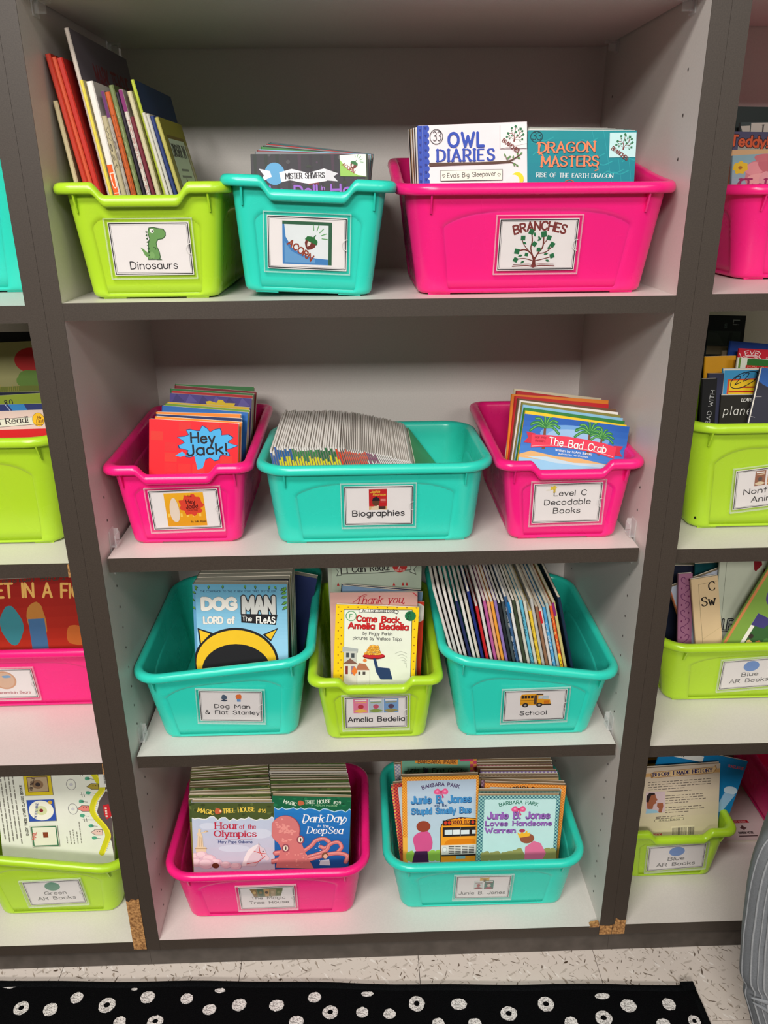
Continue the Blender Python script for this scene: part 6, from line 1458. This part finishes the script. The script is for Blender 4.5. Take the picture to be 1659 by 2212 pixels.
_wa = {0: v_checks((96, 120, 110), (70, 90, 84)), 1: v_orangecheck, 2: v_checks((160, 130, 150), (120, 90, 110)), 4: v_checks((190, 170, 140), (96, 84, 76)), 5: v_checks((150, 130, 176), (210, 206, 214)), 7: v_checks((176, 110, 110), (220, 180, 160)), 8: v_checks((70, 70, 70), (206, 196, 176))}
stack('warrens', .0085, pick(['teal', 'orange', 'brown', 'tan', 'tan', 'violet', 'brown', 'pink', 'black', 'cream']), lambda i, c: c+' edged book, '+ORD[i]+' behind the pale aqua checked book', G8, lambda i: _wa.get(i), page=(176, 148, 112), lim=LN)

# left bookcase
G9 = 'picture books in the tall lime bin of the left bookcase'
_lg = [('red book at the front of the tall left lime bin', (196, 22, 26), v_left_red), ('beige book with a banner and yellow circle, left bookcase', (214, 190, 178), v_left_read), ('navy and purple book in the left lime bin', (40, 52, 110), v_left_blue), ('olive green book with handwritten 8.0', (150, 170, 50), v_left_green),
       ('dark navy book behind the olive green one', (20, 26, 50), None), ('large pale book with red and green shapes, left bookcase', (150, 146, 96), v_left_cat), ('black book rearmost in the left lime bin', (14, 14, 16), None)]
for r, a in zip(R['leftgreen'], _lg): row(r, .005, a[1], a[0], G9, art=a[2], lim=(-.274, -.077, .078))
for r in R['leftpink']: row(r, .004, (200, 56, 40), 'red picture book with yellow title in the left pink bin', 'picture books in the left bookcase', art=v_bear_title, lim=(-.327, -.070, .158))
for r in [[-.1745]+R['leftmap'][0][1:3]+[.180]+R['leftmap'][0][4:]]: row(r, .005, (226, 226, 214), 'white back cover with a winding yellow road, bottom left bin', 'picture books in the left bookcase', art=v_map, lim=(-.270, -.080, .061))

# right bookcase
G10 = 'paperbacks in the right pink bin'
_rt = [('pale blue book with pink ice cream scoops, right pink bin', (130, 156, 165), v_butter), ('tan edged book behind the ice cream cover', (190, 150, 110), None), ('purple grey book with orange red title', (70, 66, 96), v_teddy), ('dark book with a pale ribbon banner, right pink bin', (50, 60, 60), v_ica), ('tall dark green book rearmost in the right pink bin', (26, 36, 34), None)]
for r, a in zip(R['righttop'], _rt): row(r, .007, a[1], a[0], G10, art=a[2], lim=(.834, 1.09, .146))
G11 = 'books packed in the tall lime bin of the right bookcase'
_rn = [('narrow black book leaning at the far left of the right lime bin', (14, 14, 16), lambda w, h, t: _rd(w, h, t)), ('black book with thin white title in the right lime bin', (34, 32, 26), v_planets), ('charcoal book with a blue arc, right lime bin', (52, 52, 64), v_darknavy), ('dark blue book with pale marks beside the black one', (44, 46, 70), None),
       ('sky blue and yellow book with circled handwriting', (62, 150, 200), v_22), ('white edged book with a green and red band', (226, 226, 210), v_scholas), ('red book with a pale circle, right lime bin', (196, 24, 46), v_level), ('plain mustard yellow book in the right lime bin', (206, 146, 20), None),
       ('royal blue book behind the red one', (20, 60, 140), None), ('grey brown book corner behind the mustard one', (110, 96, 76), None), ('tall dark book rearmost in the right lime bin', (12, 22, 24), v_dark_li)]
def _rd(w, h, t):
    A = Art(w, h, (0, 0), 100, t=t); A.text('READ WITH', 62, 330, 26, (190, 190, 190), .12, rot=-84, x1=62+250); return A
for r, a in zip(R['rightnon'], _rn): row(r, .005, a[1], a[0], G11, art=a[2], lim=(.791, .985, .080))
G12 = 'books in the long low lime bin of the right bookcase'
_rb = [('cream book with black lettering behind the green one', (214, 186, 146), v_cream_sw), ('purple book with dark scrolls', (152, 100, 128), v_purple_scroll), ('tall pale grey book with outlined letters', (188, 192, 174), v_white_le), ('dark teal book behind the cream one', (10, 70, 76), None), ('dark blue book at the back left of the low lime bin', (24, 30, 50), None)]
for r, a in zip(R['rightblue'], _rb): row(r, .006, a[1], a[0], G12, art=a[2], lim=(.810, 1.07, .122))
book('paperback_book', .150, .20, .006, (126, 160, 70), 'green book with a village picture tilted to the right', G12, (.948, .127, -.642+.046), 0, 9, 27, art=v_village, page=PW)
book('paperback_book', .11, .165, .010, (170, 176, 190), 'open pale book tipped behind the village picture book', G12, (.925, .162, -.642+.034), 0, 12, -20, spine=(206, 120, 90), page=(200, 180, 150))
G13 = 'books in the small lime bin of the right bookcase'
row([.856, .088, -.972, .134, .206, 9, -2.5], .006, (206, 188, 168), 'beige back cover with a small portrait and barcode', G13, art=v_history, page=(206, 180, 150), lift=.038)
row([.848, .106, -.950, .150, .200, 10, 14], .004, (20, 122, 178), 'large blue book tipped to the right behind the beige cover', G13, art=v_bigblue, lift=.022)
def v_bee(w, h, t):
    A = Art(w, h, (0, 0), 100, t=t); A.rect(-1, -1, 101, 300, (28, 24, 28)); A.rect(-1, -1, 101, 12, (110, 20, 40))
    for i in range(9): A.rect(-1, 20+11*i, 101, 25+11*i, (196, 160, 40))
    return A
book('paperback_book', .11, .150, .006, (28, 24, 28), 'black and yellow striped book beside the dark post', G13, (.852, .215, -.972), 0, 12, 0, art=v_bee)
def v_backcover(w, h, t):
    A = Art(w, h, (0, 0), 100, t=t); A.rect(-1, -1, 101, 200, (206, 190, 188)); A.poly([(14, 80), (36, 80), (37, 83.5), (15, 83.5)], (170, 20, 36)); A.text('STEP INTO READING', 17, 82.8, 1.9, (220, 150, 150), .2, x1=34); A.blob(28, 90, 2.6, 2.6, (90, 60, 60), .3, 12, 3, 4); A.text('RANDOM HOUSE', 21, 97.5, 2.4, (60, 44, 46), .22, x1=35); A.line([(20, 100.5), (37, 100.5)], 1.3, (80, 60, 62)); return A
book('paperback_book', .190, .200, .005, (206, 190, 188), 'white book lying flat under the edge of the pink bin, bottom right', 'books in the right bookcase', (1.060, .166, -.9772), 0, 90, 0, art=v_backcover)
# ---------------------------------------------------------------- rug
M_PILE = mat_noise('black_rug_pile', (3, 3, 4), (15, 15, 17), 900, .95, 1.0, 3, .002)
M_DOT = mat_noise('white_rug_pile', (150, 145, 142), (236, 230, 226), 620, .95, 1.0, 4, .002, .38, .56)
M_BIND = mat_noise('black_rug_binding', (5, 6, 7), (16, 17, 19), 700, .8, .8, 3, .002)
for _m in (M_PILE, M_BIND): _m.node_tree.nodes['Principled BSDF'].inputs['Specular IOR Level'].default_value = .05
def rug():
    r = empty('rug', (0, 0, 0)); tag(r, 'black rug with white dots and rings on the tiled floor', 'rug')
    # back edge wavers a little, so the slab is built from stations
    xs = [-.9+i*(1.729/60) for i in range(61)]
    def yb(x): return -.027-.0385*(x+.0)/.83*1.0+.0016*math.sin(x*11)+.0008*math.sin(x*31)
    T0, T1 = FZ+.0006, FZ+.0095
    v, f = [], []
    for x in xs: y = yb(x)-.012; v += [(x, y, T0), (x, y, T1), (x-.03, -1.35, T1), (x-.03, -1.35, T0)]
    for i in range(60): a = 4*i; b = a+4; f += [(a, b, b+1, a+1), (a+1, b+1, b+2, a+2), (a+2, b+2, b+3, a+3), (a+3, b+3, b, a)]
    f += [(0, 1, 2, 3), (243, 242, 241, 240)]
    mesh('pile', v, f, M_PILE, r)
    def edge(name, P, rad):
        v, f = [], []; n = 10
        for k, (x, y) in enumerate(P):
            a = P[max(k-1, 0)]; b = P[min(k+1, len(P)-1)]; L = math.hypot(b[0]-a[0], b[1]-a[1]); nx, ny = -(b[1]-a[1])/L, (b[0]-a[0])/L
            for j in range(n): q = 6.2832*j/n; v.append((x+nx*rad*1.25*math.cos(q), y+ny*rad*1.25*math.cos(q), FZ+.0058+rad*math.sin(q)))
        for k in range(len(P)-1):
            for j in range(n): j2 = (j+1) % n; f.append((k*n+j, k*n+j2, (k+1)*n+j2, (k+1)*n+j))
        f += [tuple(range(n-1, -1, -1)), tuple((len(P)-1)*n+j for j in range(n))]
        mesh(name, v, f, M_BIND, r, smooth=True)
    edge('binding', [(x, yb(x)-.006) for x in xs], .0053)
    edge('binding', [(.829+.0012*math.sin(i), yb(.829)-.004-i*.03) for i in range(44)], .0053)
    mesh('corner_fray', *(lambda b: (b[0], b[1]))((boxv(.814, .834, yb(.829)-.010, yb(.829)+.004, FZ+.001, FZ+.0115), BOXF)), M_BIND, r)
    DT = [(-0.231, -0.027, 0.0102, 0.0052, 0), (-0.199, -0.066, 0.0113, 0.0106, 1), (-0.154, -0.07, 0.0106, 0.0104, 0), (-0.12, -0.052, 0.0093, 0.009, 0), (-0.07, -0.066, 0.0124, 0.0119, 1), (-0.035, -0.041, 0.005, 0.002, 0), (-0.011, -0.055, 0.0111, 0.0096, 0), (0.01, -0.095, 0.0118, 0.0094, 1), (-0.043, -0.094, 0.009, 0.0085, 0), (0.05, -0.06, 0.0092, 0.0086, 0), (0.099, -0.048, 0.0079, 0.0036, 0), (0.088, -0.079, 0.0098, 0.0084, 0), (0.132, -0.073, 0.0106, 0.0096, 0), (0.189, -0.076, 0.0113, 0.0091, 0), (0.246, -0.065, 0.0099, 0.0085, 0), (0.327, -0.062, 0.0093, 0.0039, 0), (0.271, -0.09, 0.0115, 0.0104, 1), (0.319, -0.092, 0.0091, 0.0081, 0), (0.221, -0.103, 0.011, 0.009, 0), (0.36, -0.096, 0.009, 0.0081, 0), (0.402, -0.081, 0.012, 0.0121, 1), (0.466, -0.084, 0.0119, 0.0091, 0), (0.432, -0.114, 0.0092, 0.0086, 0), (0.486, -0.116, 0.0103, 0.0083, 0), (0.539, -0.102, 0.0125, 0.0111, 1), (0.598, -0.089, 0.0119, 0.0115, 1), (0.687, -0.079, 0.0113, 0.0047, 0), (0.629, -0.119, 0.0096, 0.0086, 0), (0.679, -0.114, 0.0124, 0.0112, 1), (0.722, -0.096, 0.0119, 0.0101, 0), (0.784, -0.096, 0.0098, 0.0095, 0), (0.765, -0.127, 0.0103, 0.0085, 0), (0.812, -0.124, 0.0089, 0.0092, 1)]
    rr = random.Random(5)
    for k in range(80):    # the pattern goes on below the frame
        x, y = rr.uniform(-.85, .8), rr.uniform(-1.3, -.145)
        if all((x-a[0])**2+(y-a[1])**2 > .0021 for a in DT): DT.append((x, y, .0112, .0100, 1 if rr.random() < .35 else 0))
    for (x, y, rx, ry, ring) in DT:
        n = 22; v, f = [], []; rr = random.Random(int(x*1000)); 
        P = [((rx+rr.uniform(-.0007, .0007))*math.cos(6.2832*i/n), (ry+rr.uniform(-.0007, .0007))*math.sin(6.2832*i/n)) for i in range(n)]
        top = yb(x)-.0125
        P = [(px, min(y+py, top)-y) for px, py in P]
        z1 = T1+.0009
        if ring:
            v = [(px, py, z1) for px, py in P]+[(px*.36, py*.36, z1) for px, py in P]+[(px*1.02, py*1.02, T1-.0004) for px, py in P]
            for i in range(n): j = (i+1) % n; f += [(i, j, n+j, n+i), (2*n+i, 2*n+j, j, i)]
        else:
            v = [(px, py, z1) for px, py in P]+[(px*1.02, py*1.02, T1-.0004) for px, py in P]; f = [tuple(range(n))]
            for i in range(n): j = (i+1) % n; f.append((n+i, n+j, j, i))
        o = mesh('dot_ring' if ring else 'dot', v, f, M_DOT, r); o.location = (x, y, 0)
rug()

# ---------------------------------------------------------------- the soft grey chair at the lower right
M_GREY = mat_noise('grey_leatherette', (112, 115, 119), (122, 125, 129), 500, .5, .25, 4, .0006)
M_SEAM = mat_noise('grey_piping', (138, 141, 144), (150, 152, 155), 400, .55, .2)
def chair():
    r = empty('soft_chair', (1.1, -.35, FZ)); tag(r, 'grey padded chair cut off at the lower right corner', 'chair')
    r.location = (0, 0, 0)
    # silhouette in x-z (left side), the body is a padded slab with rounded left edge
    prof = [(0.9145, -1.035), (0.8795, -1.0), (0.8495, -0.94), (0.8265, -0.897), (0.8115, -0.854), (0.8005, -0.824), (0.7935, -0.802), (0.788, -0.777), (0.7845, -0.747), (0.781, -0.716), (0.7795, -0.686), (0.7775, -0.651), (0.7775, -0.616), (0.7805, -0.588), (0.7885, -0.568), (0.8135, -0.545), (0.8645, -0.527), (0.9645, -0.517), (1.1645, -0.517), (1.2545, -0.532), (1.2845, -0.572), (1.2945, -0.712), (1.2945, -0.95), (1.2745, -1.035)]
    prof = catmull(prof, 4)
    cx, cz = 1.02, -.78
    def shell(name, inset0, ys, mat, crease=True):
        v, f = [], []; n = len(prof)
        for y, ins in ys:
            for x, z in prof:
                dx, dz = x-cx, z-cz; L = math.hypot(dx, dz); k = (ins+inset0)/L
                q = .004*math.exp(-((z+.804)/.009)**2)*(1 if x < 1.0 else 0) if crease else 0
                v.append((x-dx*k+q, y, z-dz*k))
        m = len(ys)
        for a in range(m-1):
            for i in range(n-1): f.append((a*n+i, (a+1)*n+i, (a+1)*n+i+1, a*n+i+1))
        f.append(tuple(range(n))); f.append(tuple((m-1)*n+i for i in range(n-1, -1, -1)))
        for a in range(m-1): f.append((a*n+n-1, (a+1)*n+n-1, (a+1)*n, a*n))
        o = mesh(name, v, f, mat, r, smooth=True)
        return o
    Y = [(-.262, .075), (-.2655, .055), (-.268, .036), (-.2665, .022), (-.260, .010), (-.250, .002), (-.240, 0), (-.225, .008), (-.20, .030), (-.16, .064), (-.12, .100), (-.09, .135), (-.080, .165)]
    shell('padding', 0, Y, M_GREY)
    for d, yy, rad in ((.0185, -.2655, .0013), (.0125, -.2622, .0009), (.0065, -.2560, .0013), (.0008, -.2450, .0010)):
        P = []
        for x, z in prof:
            dx, dz = x-cx, z-cz; L = math.hypot(dx, dz); q = .004*math.exp(-((z+.804)/.009)**2)*(1 if x < 1.0 else 0)
            P.append((x-dx*d/L+q, yy, z-dz*d/L))
        v, f = [], []; n = 6
        for k, p in enumerate(P):
            a = P[max(k-1, 0)]; b = P[min(k+1, len(P)-1)]; L = math.hypot(b[0]-a[0], b[2]-a[2]) or 1; nx, nz = -(b[2]-a[2])/L, (b[0]-a[0])/L
            for j in range(n): q = 6.2832*j/n; v.append((p[0]+nx*rad*math.cos(q), p[1]+rad*math.sin(q), p[2]+nz*rad*math.cos(q)))
        for k in range(len(P)-1):
            for j in range(n): j2 = (j+1) % n; f.append((k*n+j, k*n+j2, (k+1)*n+j2, (k+1)*n+j))
        f += [tuple(range(n-1, -1, -1)), tuple((len(P)-1)*n+j for j in range(n))]
        mesh('piping', v, f, M_SEAM, r, smooth=True)
    # soft folds running in from the pinch in the side
    for P in ([(.797, -.2655, -.804), (.830, -.2700, -.812), (.875, -.2705, -.824), (.935, -.2660, -.830)], [(.800, -.2655, -.812), (.835, -.2690, -.834), (.865, -.2690, -.862), (.885, -.2650, -.902)]):
        v, f = [], []; Q = [P[0]]+[tuple(a+(b-a)*t for a, b in zip(P[i], P[i+1])) for i in range(3) for t in (.33, .66, 1)]
        for k, (x, y, z) in enumerate(Q):
            wd_ = .0055*math.sin(math.pi*(k+.6)/(len(Q)+.2))
            for a in range(7): q = math.pi*a/6; v.append((x, y+.0035-.0045*math.sin(q)*wd_/.0055, z+wd_*math.cos(q)))
        for k in range(len(Q)-1):
            for a in range(6): f.append((k*7+a, k*7+a+1, (k+1)*7+a+1, (k+1)*7+a))
        mesh('fold', v, f, M_GREY, r, smooth=True)
    for y in (-.22, -.15):
        for x in (.99, 1.16): box('leg', x-.02, x+.02, y-.02, y+.02, FZ+.0005, FZ+.02, M_BROWN, r)
chair()
